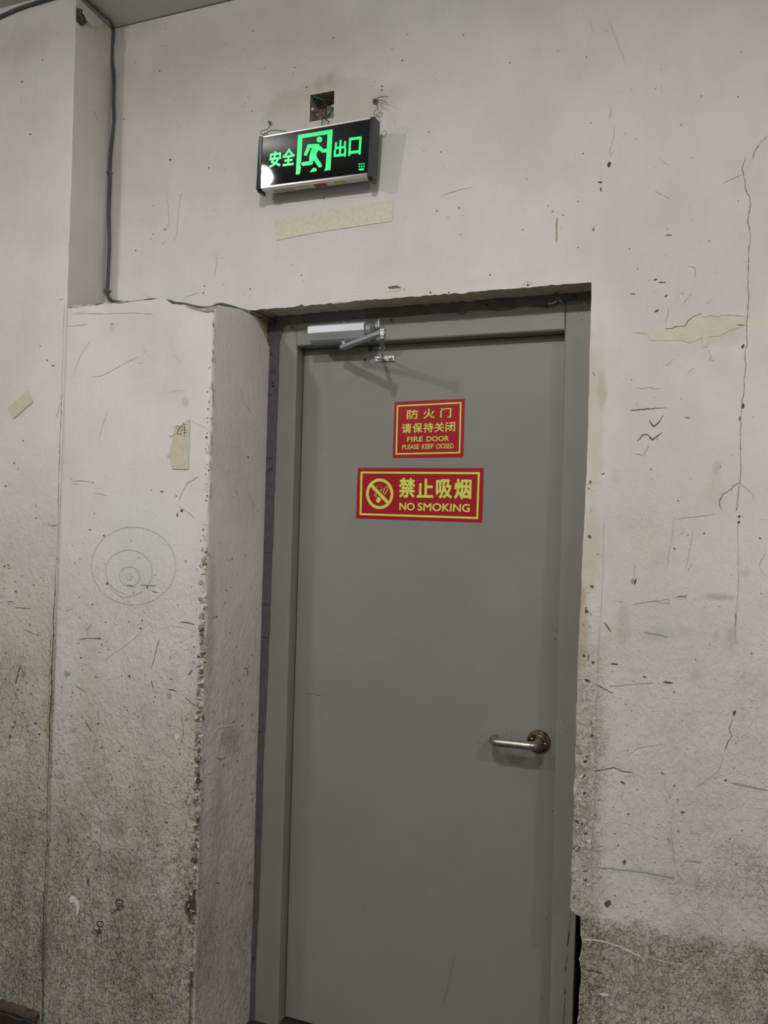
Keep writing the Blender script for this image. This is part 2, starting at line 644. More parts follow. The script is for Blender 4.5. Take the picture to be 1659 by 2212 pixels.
F_BACK = Face((0, 0, 0), (1, 0, 0), (0, -1, 0), 3, 0.0009)
F_COL = Face((0, YC, 0), (1, 0, 0), (0, -1, 0), 5, 0.0009)
F_CSIDE = Face((XC, 0, 0), (0, -1, 0), (1, 0, 0), 7, 0.0006)
F_BLK = Face((0, YB, 0), (1, 0, 0), (0, -1, 0), 9, 0.0014)
sd = np.array([XB2 - XB, YB2 - YB, 0.0])
SLEN = float(np.linalg.norm(sd))
sd /= SLEN
F_BSIDE = Face((XB, YB, 0), sd, (sd[1], -sd[0], 0), 13, 0.0012)

# ------------------------------------------------------------------ main wall
# stains: soot round the box, a darker oval behind the sign, cream coats
S = F_BACK.stain
S(708, 178, 52, 40, (150, 143, 118), 0.42, 0.9)
S(690, 190, 18, 26, (120, 110, 84), 0.35, 0.9)
S(712, 170, 10, 20, (120, 110, 84), 0.35, 0.9)
S(845, 205, 46, 40, (172, 168, 144), 0.5, 0.95)
S(820, 222, 26, 24, (136, 128, 98), 0.35, 0.9)
S(620, 222, 70, 40, (170, 165, 140), 0.32, 0.9)
S(780, 240, 120, 60, (172, 168, 146), 0.3, 0.9)
S(700, 235, 152, 75, (186, 183, 166), 0.45, 0.25, 0, 0.15)
for (x, y, rx, ry, k) in ((1288, 900, 24, 260, 0.5), (1272, 800, 18, 120, 0.5), (1280, 1180, 26, 140, 0.55)):
    S(x, y, rx, ry, (198, 188, 164), k, 0.6)
S(1262, 1380, 22, 130, (168, 150, 120), 0.6, 0.7)
S(1300, 842, 12, 62, (172, 166, 142), 0.5, 0.7)
S(1262, 1290, 12, 40, (150, 122, 96), 0.5, 0.8)
S(1345, 1345, 17, 55, (180, 174, 154), 0.5, 0.35)
S(1450, 1370, 110, 24, (172, 172, 178), 0.5, 0.9)
S(1555, 1290, 55, 10, (164, 158, 138), 0.6, 0.7)
S(1580, 1380, 14, 40, (164, 160, 142), 0.55, 0.8)
S(1610, 1240, 20, 16, (166, 162, 146), 0.55, 0.8, 25)
S(1545, 1372, 4, 20, (140, 136, 118), 0.6, 0.6)
S(1548, 1012, 9, 22, (160, 156, 140), 0.6, 0.8)
S(1330, 1030, 14, 18, (176, 174, 182), 0.4, 0.9)
S(1545, 1060, 30, 40, (200, 196, 180), 0.5, 0.6)
S(1640, 700, 40, 16, (212, 208, 178), 0.6, 0.5)
S(1555, 722, 70, 30, (196, 190, 172), 0.55, 0.5)
S(1524, 740, 8, 16, (180, 180, 174), 0.6, 0.4)
S(1380, 1450, 60, 8, (166, 160, 142), 0.4, 0.9)
S(1500, 1460, 20, 16, (150, 144, 126), 0.4, 0.9)
S(1450, 1800, 8, 50, (150, 144, 128), 0.4, 0.9)
S(1530, 1790, 26, 10, (140, 132, 112), 0.4, 0.9, -30)
S(1420, 1890, 110, 14, (150, 150, 156), 0.4, 0.9)
S(1330, 640, 40, 16, (204, 200, 184), 0.5, 0.8)
S(1200, 500, 6, 32, (196, 184, 150), 0.3, 0.8)
S(920, 625, 330, 18, (206, 202, 184), 0.6, 0.8, 4)
S(1595, 380, 50, 60, (198, 196, 188), 0.35, 0.9)
S(1560, 2130, 60, 70, (134, 128, 108), 0.6, 0.9)
S(1400, 2130, 60, 80, (136, 130, 110), 0.55, 0.9)
S(1640, 2090, 30, 60, (130, 122, 104), 0.55, 0.9)
S(1300, 2140, 50, 50, (150, 142, 118), 0.5, 0.9)
S(1490, 2010, 30, 30, (160, 152, 134), 0.4, 0.9)
S(1270, 110, 8, 60, (200, 198, 190), 0.3, 0.9)
S(300, 60, 90, 40, (176, 172, 152), 0.5, 0.95)  # darker, yellower tone in the top left corner
S(262, 330, 18, 320, (184, 180, 166), 0.35, 0.95)  # darker strip down the corner beside the column

ZA, ZB_ = F_BACK.ab(1270, 1985)[1], F_BACK.ab(1659, 2045)[1]


def wear_back(a, b):
    edge = ZA + (ZB_ - ZA) * (a - F_BACK.ab(1270, 1985)[0]) / 0.45 + (fbm(a * 9, b * 9, 71) - 0.5) * 0.05
    w = 0.30 * sstep(1.75, 0.9, b) + 0.06
    w = w + 0.50 * sstep(edge + 0.02, edge - 0.03, b)
    near = sstep(XJ + 0.075, XJ + 0.035, a) * sstep(1.35, 1.05, b)
    w = w + 0.35 * near * (a > XJ - 0.05)
    w = w + 0.22 * sstep(0.6, 0.75, fbm(a * 4, b * 4, 77)) * sstep(1.9, 1.3, b)
    return w


hole = [F_BACK.ab(*p) for p in ((671, 206), (723, 195), (720, 255), (668, 263))]
HX0, HX1 = (hole[0][0] + hole[3][0]) / 2, (hole[1][0] + hole[2][0]) / 2
HZ1, HZ0 = (hole[0][1] + hole[1][1]) / 2, (hole[2][1] + hole[3][1]) / 2
gx = np.concatenate([lines_with(-1.70, 0.45, 0.0058, [HX0, HX1, XJ, XC]), [0.55, 0.8, 1.2, 1.8, 2.6]])
gz = lines_with(0.0, CEIL, 0.0058, [HZ0, HZ1, ZL])
AA, BB = np.meshgrid(gx, gz, indexing='ij')
P = F_BACK.P(AA, BB)
# worn lintel edge and broken jamb edge


def lintel_off(a):
    return (fbm(a * 9, a * 0, 81) - 0.5) * 0.006 + (fbm(a * 70, a * 0, 82, 2) - 0.5) * 0.005


jambpx = [(1278, 609), (1277, 660), (1276, 700), (1274, 760), (1272, 850), (1270, 930), (1268, 1010), (1265, 1060), (1263, 1120), (1259, 1180), (1257, 1230),
          (1255, 1290), (1252, 1340), (1249, 1400), (1247, 1480), (1245, 1560), (1243, 1620), (1240, 1700), (1238, 1780), (1236, 1850),
          (1233, 1930), (1233, 1962), (1242, 1975), (1255, 1980), (1254, 2020), (1258, 2040), (1252, 2070), (1256, 2110), (1250, 2150), (1249, 2212)]
jz = np.array([F_BACK.ab(*p)[1] for p in jambpx])[::-1]
ja = np.array([F_BACK.ab(*p)[0] for p in jambpx])[::-1]


def jamb_x(b):
    rough = 0.002 + 0.005 * sstep(1.3, 0.7, b)
    return np.interp(b, jz, ja) + (fbm(b * 40, b * 0, 85, 3) - 0.5) * rough


offx = (jamb_x(BB) - XJ) * np.clip(1 - np.abs(AA - XJ) / 0.06, 0, 1) * (BB < ZL + 1e-6)
offz = lintel_off(AA) * np.clip(1 - np.abs(BB - ZL) / 0.05, 0, 1) * (AA < XJ + 1e-6) * sstep(XJ + 0.001, XJ - 0.02, AA)
P[..., 0] += offx
P[..., 2] += offz
T = tint_of(F_BACK, AA, BB, wear_back)
ca, cb = (AA[:-1, :-1] + AA[1:, 1:]) / 2, (BB[:-1, :-1] + BB[1:, 1:]) / 2
keep = ~((ca < XJ) & (cb < ZL)) & ~((ca > HX0) & (ca < HX1) & (cb > HZ0) & (cb < HZ1))
wb = MB()
gi = grid(wb, gx, gz, P, T, keep)
# soffit under the lintel and the return of the jamb
iz = int(np.argmin(abs(gz - ZL)))
ix = int(np.argmin(abs(gx - XJ)))
front = P[:ix + 1, iz]
rows = [front]
for k, y in enumerate((0.004, 0.03, 0.06, 0.085, 0.16)):
    r_ = front.copy()
    r_[:, 1] = y
    r_[:, 2] = front[:, 2] + (0.002 if k == 0 else 0.004) + (fbm(front[:, 0] * 20, front[:, 0] * 0 + k, 83) - 0.5) * 0.003
    rows.append(r_)
rows = np.array(rows)
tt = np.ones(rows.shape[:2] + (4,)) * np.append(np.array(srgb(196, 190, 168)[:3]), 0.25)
grid(wb, range(len(rows)), range(ix + 1), rows, tt)
front = P[ix, :iz + 1]
rows = []
for y in (0.0, 0.004, 0.04, 0.09, 0.20):
    r_ = front.copy()
    r_[:, 1] = np.maximum(front[:, 1], y)
    r_[:, 0] += 0.0015 * (y > 0.002)
    rows.append(r_)
rows = np.array(rows)
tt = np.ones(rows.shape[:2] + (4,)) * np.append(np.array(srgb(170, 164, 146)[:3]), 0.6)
grid(wb, range(len(rows)), range(iz + 1), rows, tt)
# the open wiring recess
dpt = 0.055
c8 = [(HX0, 0, HZ0), (HX1, 0, HZ0), (HX1, 0, HZ1), (HX0, 0, HZ1)]
b8 = [(x * 0.94 + 0.06 * (HX0 + HX1) / 2, dpt, z * 0.94 + 0.06 * (HZ0 + HZ1) / 2) for x, y, z in c8]
wb.add(c8 + b8, [(0, 1, 5, 4), (1, 2, 6, 5), (2, 3, 7, 6), (3, 0, 4, 7), (4, 5, 6, 7)], 'box')

# cracks, chips and scuffs of the main wall
mm = 0.001
crack = [(1659, 294), (1650, 303), (1640, 312), (1629, 330), (1625, 345)]
ribbon(wb, F_BACK, crack, 1.0 * mm, 'crack', jit=0.55)
crack = [(1612, 344), (1606, 352), (1602, 366), (1607, 378), (1609, 390), (1609, 405), (1614, 418), (1621, 426), (1620, 447), (1615, 480), (1622, 510), (1617, 545), (1616, 590),
         (1615, 620), (1617, 640), (1614, 680), (1612, 720)]
ribbon(wb, F_BACK, crack, 1.0 * mm, 'crack', jit=0.55)
ribbon(wb, F_BACK, [(1603, 378), (1590, 384), (1578, 388), (1562, 396)], 0.9 * mm, 'faint')
ribbon(wb, F_BACK, [(1612, 720), (1614, 742), (1609, 765), (1612, 790), (1607, 815), (1608, 845), (1603, 868), (1602, 890), (1599, 930), (1600, 975), (1600, 1010), (1598, 1043), (1594, 1075), (1590, 1105)], 0.9 * mm, 'crack', jit=0.55)
ribbon(wb, F_BACK, [(1598, 1043), (1588, 1047), (1576, 1059), (1562, 1066), (1555, 1080), (1554, 1092), (1560, 1103)], 1.3 * mm, 'crack')
ribbon(wb, F_BACK, [(1600, 1046), (1617, 1058), (1626, 1070), (1631, 1083)], 1.0 * mm, 'faint')
ribbon(wb, F_BACK, [(1592, 1120), (1594, 1170), (1596, 1240), (1592, 1310), (1590, 1340), (1587, 1352), (1590, 1390)], 0.9 * mm, 'faint')
ribbon(wb, F_BACK, [(1588, 1322), (1590, 1340), (1588, 1352)], 1.3 * mm, 'crack')
ribbon(wb, F_BACK, [(1583, 1553), (1575, 1572), (1580, 1590), (1573, 1602), (1566, 1620)], 1.3 * mm, 'crack')
ribbon(wb, F_BACK, [(1562, 1636), (1553, 1662), (1535, 1678), (1515, 1692), (1500, 1704)], 0.9 * mm, 'faint')
ribbon(wb, F_BACK, [(1362, 886), (1380, 885), (1400, 883), (1420, 882), (1442, 880)], [2.4 * mm, 2.2 * mm, 2.4 * mm, 1.0 * mm, 0.6 * mm], 'crack')
ribbon(wb, F_BACK, [(1402, 907), (1406, 914), (1413, 922), (1425, 911), (1433, 894)], [4 * mm, 3 * mm, 4 * mm, 2.5 * mm, 0.7 * mm], 'crack')
ribbon(wb, F_BACK, [(1377, 953), (1388, 940), (1398, 938), (1409, 950), (1420, 942), (1433, 933)], [2 * mm, 2.4 * mm, 2 * mm, 4 * mm, 2.6 * mm, 0.7 * mm], 'crack')
ribbon(wb, F_BACK, [(1370, 979), (1390, 983), (1397, 973), (1402, 961)], 1.2 * mm, 'faint')
ribbon(wb, F_BACK, [(1376, 838), (1390, 839), (1404, 836), (1415, 841), (1428, 837)], 1.0 * mm, 'faint')
patch(wb, F_BACK, [(1366, 718), (1400, 713), (1436, 712), (1450, 710), (1462, 706), (1481, 704), (1487, 694), (1499, 684), (1516, 678), (1521, 687), (1536, 682), (1554, 684),
                   (1557, 680), (1590, 683), (1611, 684), (1611, 703), (1570, 716), (1555, 726), (1530, 728), (1529, 750), (1519, 750), (1518, 728), (1490, 742), (1470, 735), (1440, 735), (1405, 736), (1399, 722)], 'cream', 0.0009)
ribbon(wb, F_BACK, [(1436, 711), (1450, 711), (1458, 706), (1480, 704), (1486, 693), (1498, 684), (1516, 677)], 1.5 * mm, 'crack')
ribbon(wb, F_BACK, [(1521, 686), (1534, 682), (1553, 684), (1557, 680), (1590, 682), (1610, 684)], 1.4 * mm, 'faint')
for pts in ([(1437, 698), (1442, 686), (1445, 672), (1441, 665)], [(1470, 659), (1478, 655), (1483, 645), (1489, 639)], [(1523, 659), (1531, 650), (1541, 644)],
            [(1531, 754), (1536, 770), (1532, 776), (1545, 780)], [(1485, 812), (1490, 800), (1500, 795)], [(1432, 790), (1444, 787), (1452, 775)],
            [(1319, 340), (1323, 330), (1322, 325)], [(1273, 45), (1280, 62), (1278, 72)], [(1316, 46), (1325, 70), (1332, 88), (1345, 118), (1352, 140)],
            [(1427, 182), (1430, 200), (1429, 206)], [(1316, 258), (1320, 240), (1322, 233)], [(1325, 270), (1328, 285), (1324, 300), (1315, 335)],
            [(1425, 340), (1432, 350), (1444, 357)], [(1413, 412), (1440, 425), (1450, 432)], [(956, 421), (980, 414), (1000, 408), (1022, 404)],
            [(1485, 575), (1500, 577), (1503, 590), (1500, 600)], [(1455, 1118), (1453, 1150), (1447, 1185), (1441, 1225)], [(1497, 1145), (1488, 1200), (1480, 1230)],
            [(1450, 1305), (1410, 1298), (1372, 1305)], [(1465, 1120), (1520, 1114), (1545, 1110)], [(1371, 1215), (1371, 1250)], [(1300, 1205), (1297, 1195)],
            [(1655, 1245), (1645, 1235), (1640, 1220), (1655, 1190)], [(1355, 1632), (1380, 1614), (1420, 1609), (1440, 1606)]):
    ribbon(wb, F_BACK, pts, 0.8 * mm, 'faint')
ribbon(wb, F_BACK, [(1204, 470), (1202, 490), (1203, 510), (1201, 524)], 3.0 * mm, 'brown_mark')
for (x, y, rx, ry, m_, r_) in ((1315, 355, 4, 7, 'chip', 20), (1296, 394, 5, 2, 'chip', 0), (1298, 409, 1.6, 6, 'chip', 0), (1282, 495, 2.5, 4, 'brown_mark', 30), (1444, 508, 7, 1.6, 'crack', 0),
                               (1418, 672, 6, 2.2, 'crack', -25), (1439, 639, 4, 2.2, 'crack', -30), (1416, 604, 5, 2, 'crack', -10), (1430, 610, 9, 1.4, 'crack', -3), (1367, 635, 7, 1.2, 'crack', 0),
                               (1605, 748, 3, 6, 'chip', 35), (1605, 877, 3, 6, 'black_mark', 0), (1598, 905, 2, 6, 'crack', 0), (1485, 902, 6, 2, 'brown_mark', 10), (1599, 702, 9, 1.5, 'crack', 0),
                               (1597, 1116, 3, 3, 'black_mark', 0), (1596, 1128, 2.4, 3.4, 'black_mark', 20), (1521, 1152, 3, 1.8, 'crack', -30), (1457, 1185, 2, 3, 'crack', 20),
                               (1586, 1540, 3.2, 6.5, 'chip', 18), (1327, 1434, 8, 1.6, 'black_mark', 8), (1443, 1474, 10, 1.8, 'black_mark', 5), (1268, 1470, 8, 2.6, 'black_mark', 22),
                               (1366, 1255, 3, 7, 'blue_mark', 10), (1372, 1256, 2, 7, 'black_mark', 15), (1271, 1420, 1.2, 11, 'black_mark', 8), (1313, 1355, 1.2, 14, 'black_mark', -35),
                               (1472, 1289, 14, 3, 'brown_mark', -3), (1471, 1292, 13, 2.2, 'white_flake', -3), (1484, 1266, 5, 2.6, 'white_flake', -30), (1392, 1462, 4, 2, 'crack', 10),
                               (1313, 1952, 7, 8, 'chip', 20), (1262, 1713, 3.2, 4, 'black_mark', 20), (1264, 1645, 4, 3, 'black_mark', -20), (1247, 1775, 2.4, 5, 'black_mark', -40),
                               (1345, 1690, 6, 2, 'crack', 35), (1457, 1697, 2, 2, 'black_mark', 0), (1431, 1670, 4, 1.8, 'crack', 20), (1474, 1754, 5, 3, 'crack', -15), (1357, 1758, 3, 2, 'crack', 0),
                               (1465, 1795, 3, 3, 'brown_mark', 0), (1444, 1815, 3, 7, 'blue_mark', -20), (1292, 1837, 6, 2, 'blue_mark', 20), (1590, 1867, 3, 4, 'brown_mark', 20),
                               (1567, 1685, 4, 2, 'crack', -30), (1349, 1862, 4, 6, 'crack', 20), (1640, 1960, 4, 3, 'blue_mark', 0), (1368, 2015, 3, 2, 'crack', 0), (1322, 2085, 2, 9, 'crack', -15),
                               (1434, 2175, 2, 4, 'black_mark', 0), (1305, 2148, 12, 4, 'white_flake', 5), (1370, 2068, 8, 6, 'brown_mark', 10), 
                               (943, 456, 2, 2, 'crack', 0), (612, 498, 3, 4, 'chip', 10), (700, 428, 1.4, 4, 'crack', 0), (825, 187, 2.2, 2.2, 'chip', 0), (825, 195, 1.5, 3, 'chip', 0), (663, 188, 3, 1.4, 'crack', -40),
                               (1140, 612, 9, 5, 'cream', 0), (1140, 613, 3, 6, 'chip', 0), (652, 662, 6, 5, 'chip', 10), (852, 621, 14, 4, 'crack', -2), (854, 626, 13, 4, 'cream', -5), (930, 632, 3, 2, 'chip', 0),
                               (970, 632, 2, 2, 'chip', 0), (575, 672, 3, 3, 'chip', 0), (730, 655, 12, 1.6, 'faint', -6), (368, 345, 3, 2, 'crack', 0), (440, 633, 2, 2, 'crack', 20), (1262, 655, 1.4, 3, 'chip', 0)):
    blob(wb, F_BACK, x, y, rx, ry, m_, r_)
# blue-grey rubbed streaks, and the white scratch across the old skirting paint
for pts, w, m_ in (([(1283, 1872), (1340, 1878), (1400, 1885), (1458, 1896)], 3.2 * mm, 'blue_mark'), ([(1580, 1690), (1610, 1697), (1640, 1703), (1659, 1707)], 4 * mm, 'blue_mark'),
                   ([(1480, 1858), (1515, 1862)], 3 * mm, 'blue_mark'), ([(1283, 1665), (1300, 1664), (1325, 1657), (1345, 1666), (1367, 1668)], 2 * mm, 'crack'),
                   ([(1260, 2029), (1300, 2032), (1340, 2045), (1390, 2069)], 3.5 * mm, 'white_flake'), ([(1400, 2068), (1440, 2078), (1490, 2086)], 2.0 * mm, 'cream'),
                   ([(1264, 2094), (1280, 2096), (1302, 2102)], 4 * mm, 'chip'), ([(1316, 1482), (1350, 1479), (1380, 1476), (1412, 1475)], 1.5 * mm, 'faint'),
                   ([(1290, 1480), (1306, 1488), (1325, 1498)], 2.2 * mm, 'crack'), ([(1367, 1305), (1410, 1298), (1450, 1293)], 1 * mm, 'faint'), ([(1452, 1815), (1455, 1845), (1458, 1870)], 1.6 * mm, 'faint'),
                   ([(1390, 1365), (1420, 1370), (1444, 1376)], 3 * mm, 'blue_mark'), ([(1280, 1945), (1278, 1830), (1284, 1740), (1287, 1640), (1289, 1540), (1293, 1400), (1302, 1250), (1305, 1120)], 0.7 * mm, 'faint')):
    ribbon(wb, F_BACK, pts, w, m_)
for pts in ([(370, 505), (377, 520), (383, 500), (384, 475), (390, 425), (396, 415)], [(358, 500), (366, 480), (360, 410)], [(300, 632), (330, 645)], [(400, 642), (430, 632)], [(460, 545), (470, 560), (462, 600)]):
    ribbon(wb, F_BACK, pts, 0.8 * mm, 'faint')
for k in range(150):      # pinholes over the whole wall
    x, y = random.uniform(260, 1655), random.uniform(60, 640)
    blob(wb, F_BACK, x, y, random.uniform(0.7, 1.8), random.uniform(0.7, 2.4), random.choice(['crack', 'faint', 'faint']), random.uniform(0, 90), n=6)
for k in range(130):
    x, y = random.uniform(1285, 1655), random.triangular(640, 2200, 1900)
    blob(wb, F_BACK, x, y, random.uniform(0.8, 2.6), random.uniform(0.8, 2.6), random.choice(['crack', 'faint', 'faint', 'brown_mark']), random.uniform(0, 90), n=6)
for k in range(60):       # chips down the worn jamb edge
    y = random.triangular(700, 2190, 1800)
    x = np.interp(y, [p[1] for p in jambpx], [p[0] for p in jambpx]) + random.uniform(3, 38)
    blob(wb, F_BACK, x, y, random.uniform(1.2, 5), random.uniform(1.2, 6), random.choice(['crack', 'brown_mark', 'white_flake', 'faint', 'chip']), random.uniform(0, 90), n=7)
tag(wb.build('wall_back', normals=False), kind='structure')

# ------------------------------------------------------------------ left wall with the upper column
S = F_COL.stain
S(60, 90, 110, 60, (178, 174, 154), 0.5, 0.95)  # darker, yellower tone just below the ceiling
S(20, 1500, 60, 120, (158, 148, 122), 0.5, 0.9)
S(100, 1540, 16, 120, (186, 172, 144), 0.55, 0.6)
S(60, 1800, 60, 120, (132, 122, 100), 0.5, 0.9)
S(40, 2100, 70, 90, (120, 110, 92), 0.5, 0.9)
S(35, 1945, 14, 22, (168, 156, 128), 0.9, 0.3)
S(33, 1880, 7, 14, (160, 146, 116), 0.8, 0.3)
S(30, 1990, 12, 20, (140, 122, 98), 0.7, 0.4)


def wear_col(a, b):
    return 0.05 + 0.30 * sstep(1.85, 1.35, b) + 0.30 * sstep(1.35, 0.9, b) + 0.35 * sstep(0.9, 0.3, b)


wl = MB()
gx = np.concatenate([[-4.0, -3.4, -2.8, -2.4], np.arange(-2.2, XC - 0.001, 0.0058), [XC]])
gz = np.arange(0, CEIL + 1e-6, 0.0058)
gz[-1] = CEIL
AA, BB = np.meshgrid(gx, gz, indexing='ij')
P = F_COL.P(AA, BB)
colpx = [(163, 20), (160, 140), (155, 330), (152, 420), (147, 560), (145, 656)]
cz = np.array([F_COL.ab(*p)[1] for p in colpx])[::-1]
cxx = np.array([F_COL.ab(*p)[0] for p in colpx])[::-1]
edge = np.interp(BB[-1], cz, cxx) + (fbm(BB[-1] * 40, BB[-1] * 0, 91, 3) - 0.5) * 0.004
P[..., 0] += (edge - XC)[None, :] * np.clip(1 - np.abs(AA - XC) / 0.05, 0, 1)
ch = 0.0015
P[-1, :, 1] = YC + ch
grid(wl, gx, gz, P, tint_of(F_COL, AA, BB, wear_col))
# side of the column, above the block
edge_pts = P[-1].copy()
gy = np.linspace(0, 1, 30)
SP = np.zeros((len(gy), len(gz), 3))
for i, t in enumerate(gy):
    SP[i] = edge_pts * (1 - t) + np.stack([np.full(len(gz), XC - 0.014), np.full(len(gz), 0.004), gz], -1) * t
S = F_CSIDE.stain
S(215, 60, 60, 60, (178, 172, 142), 0.6, 0.95)  # darker tone at the top of the column side
S(225, 300, 20, 300, (190, 186, 166), 0.5, 0.95)  # darker strip along the inner corner
As, Bs = np.meshgrid(-(YC + gy * (-YC)), gz, indexing='ij')
grid(wl, gy, gz, SP, tint_of(F_CSIDE, As, Bs, wear_col))
# broken corner under the ceiling
patch(wl, F_CSIDE, [(164.5, 17), (170, 18), (177, 21), (177, 29), (182, 35), (188, 50), (182, 52), (178, 55), (173, 55), (169, 47), (164.5, 46)], 'black_mark', 0.002)
ribbon(wl, F_CSIDE, [(166, 20), (172, 24), (171, 32), (176, 40), (174, 48)], 2 * mm, 'cream', 0.0028)
ribbon(wl, F_CSIDE, [(184, 42), (191, 52), (200, 61)], 2.2 * mm, 'black_mark', 0.002)
ribbon(wl, F_CSIDE, [(200, 60), (208, 60), (215, 64)], 1.6 * mm, 'black_mark', 0.002)
ribbon(wl, F_CSIDE, [(218, 55), (224, 54), (227, 48)], 1.2 * mm, 'crack', 0.002)
ribbon(wl, F_CSIDE, [(177, 21), (174, 12), (171, 7)], 1.0 * mm, 'crack', 0.002)
ribbon(wl, F_CSIDE, [(202, 239), (206, 250), (209, 260)], 3.2 * mm, 'brown_mark', 0.002)
# marks
for pts, w, m_ in (([(45, 1437), (38, 1458), (34, 1478)], 3 * mm, 'black_mark'), ([(38, 1437), (48, 1446), (56, 1464)], 2 * mm, 'brown_mark'), ([(32, 1312), (68, 1315)], 1.6 * mm, 'crack'),
                   ([(15, 1300), (30, 1299)], 1.6 * mm, 'crack'), ([(50, 1358), (75, 1370), (80, 1374)], 1.2 * mm, 'crack'), ([(100, 1128), (112, 1136), (125, 1134)], 1.2 * mm, 'crack'),
                   ([(131, 868), (126, 888), (121, 905)], 1.2 * mm, 'faint'), ([(20, 800), (28, 812)], 0.8 * mm, 'faint'),
                   ([(46, 223), (48, 212)], 0.9 * mm, 'faint'), ([(127, 648), (137, 647)], 1 * mm, 'crack'), ([(105, 645), (113, 635)], 0.8 * mm, 'faint')):
    ribbon(wl, F_COL, pts, w, m_)
for (x, y, rx, ry, m_) in ((48, 177, 1.4, 3, 'crack'), (92, 130, 2, 2.4, 'faint'), (66, 290, 2.4, 1.4, 'crack'), (102, 778, 1.5, 2, 'crack'), (115, 790, 3, 2, 'crack'), (13, 1050, 2, 3, 'crack'),
                           (31, 1000, 1.5, 3, 'crack'), (50, 952, 2, 2, 'crack'), (88, 748, 2.4, 1.6, 'faint'), (50, 1455, 6, 9, 'brown_mark'), (35, 1500, 4, 3, 'brown_mark'), (20, 1605, 4, 5, 'brown_mark'), (22, 1590, 3, 4, 'chip')):
    blob(wl, F_COL, x, y, rx, ry, m_)
for k in range(120):
    blob(wl, F_COL, random.uniform(0, 95), random.triangular(900, 2150, 1800), random.uniform(0.8, 3), random.uniform(0.8, 3), random.choice(['crack', 'faint', 'brown_mark', 'chip']), random.uniform(0, 90), n=7)
tag(wl.build('wall_left', normals=False), kind='structure')

# ------------------------------------------------------------------ low plaster block beside the door
S = F_BLK.stain
S(190, 1500, 40, 300, (186, 180, 156), 0.4, 0.9)
S(330, 1520, 70, 110, (196, 193, 196), 0.6, 0.9)
S(300, 1180, 120, 160, (206, 205, 206), 0.5, 0.9)
S(310, 1760, 90, 70, (168, 162, 144), 0.5, 0.9)
S(260, 1870, 100, 60, (136, 124, 100), 0.45, 0.9)
S(150, 1800, 50, 130, (132, 120, 94), 0.5, 0.9)
S(300, 2100, 130, 110, (126, 117, 98), 0.45, 0.9)
S(250, 1790, 26, 40, (130, 108, 82), 0.5, 0.8)
S(225, 1700, 40, 50, (140, 122, 94), 0.35, 0.8)
S(320, 2050, 14, 60, (132, 110, 84), 0.5, 0.8)
S(115, 1960, 18, 130, (124, 100, 74), 0.4, 0.9)
S(240, 710, 6, 10, (176, 170, 158), 0.5, 0.8)
S(175, 676, 20, 4, (176, 166, 146), 0.6, 0.7)
S(400, 868, 9, 14, (192, 186, 162), 0.8, 0.4)
S(385, 845, 20, 3, (176, 172, 158), 0.6, 0.5)
S(160, 1955, 12, 18, (190, 184, 170), 0.6, 0.4)
S(130, 1680, 22, 12, (150, 150, 158), 0.6, 0.8)


def wear_blk(a, b):
    w = 0.05 + 0.28 * sstep(1.60, 1.20, b) + 0.27 * sstep(1.15, 0.75, b) + 0.38 * sstep(0.85, 0.3, b)
    return w + 0.14 * sstep(XB - 0.07, XB - 0.01, a) * sstep(1.5, 0.9, b) + 0.55 * sstep(XB - 0.020, XB - 0.004, a) * sstep(1.75, 1.2, b) * sstep(0.3, 0.6, fbm(a * 60, b * 30, 131))


def wear_bs(a, b):
    return 0.14 + 0.25 * sstep(1.5, 1.0, b) + 0.25 * sstep(0.9, 0.3, b)


S = F_BSIDE.stain
for (x, y, rx, ry, k) in ((500, 1600, 30, 60, 0.5), (470, 1750, 26, 160, 0.5), (455, 1350, 14, 200, 0.5), (450, 2000, 30, 160, 0.5), (432, 1800, 14, 260, 0.6), (425, 2080, 16, 120, 0.6)):
    S(x, y, rx, ry, (132, 112, 86), k, 0.9)

toppx = [(143, 661), (150, 664), (160, 662), (172, 660), (190, 659), (205, 657), (225, 654), (250, 653), (280, 650), (310, 646), (340, 644), (358, 646), (366, 652), (372, 657), (398, 658), (420, 663), (445, 669), (463, 667)]
ta = np.array([F_BLK.ab(*p)[0] for p in toppx])
tz = np.array([F_BLK.ab(*p)[1] for p in toppx])
spx = [(463, 667), (472, 659), (490, 662), (520, 668), (536, 676), (546, 682), (554, 690), (560, 700), (570, 722), (579, 742), (582, 750)]
sa = np.array([F_BSIDE.ab(*p)[0] for p in spx])
sz = np.array([F_BSIDE.ab(*p)[1] for p in spx])


def chamfer(b):
    c = 0.0018 + (0.008 * np.clip(fbm(b * 16, b * 0, 101, 4) - 0.35, 0, 1) + 0.006 * np.clip(fbm(b * 75, b * 0, 105, 3) - 0.4, 0, 1)) * (0.7 + 2.2 * sstep(1.5, 0.8, b))
    zc = F_BLK.ab(415, 1962)[1]
    return c + 0.016 * np.exp(-((b - zc) / 0.03) ** 2) + 0.006 * sstep(0.5, 0.2, b)


def blk_map(p, b):
    t = XB - p[0]
    if t < 0:
        return p
    w = max(0.0, 1 - t / 0.014) ** 2
    c = float(chamfer(np.array([b]))[0])
    return p + np.array([-c * w, c * w, 0])


def bs_map(p, b):
    s_ = float(np.dot(p - F_BSIDE.o, F_BSIDE.e))
    w = max(0.0, 1 - s_ / 0.014) ** 2
    c = float(chamfer(np.array([b]))[0])
    return p + np.array([-c * w, c * w, 0])


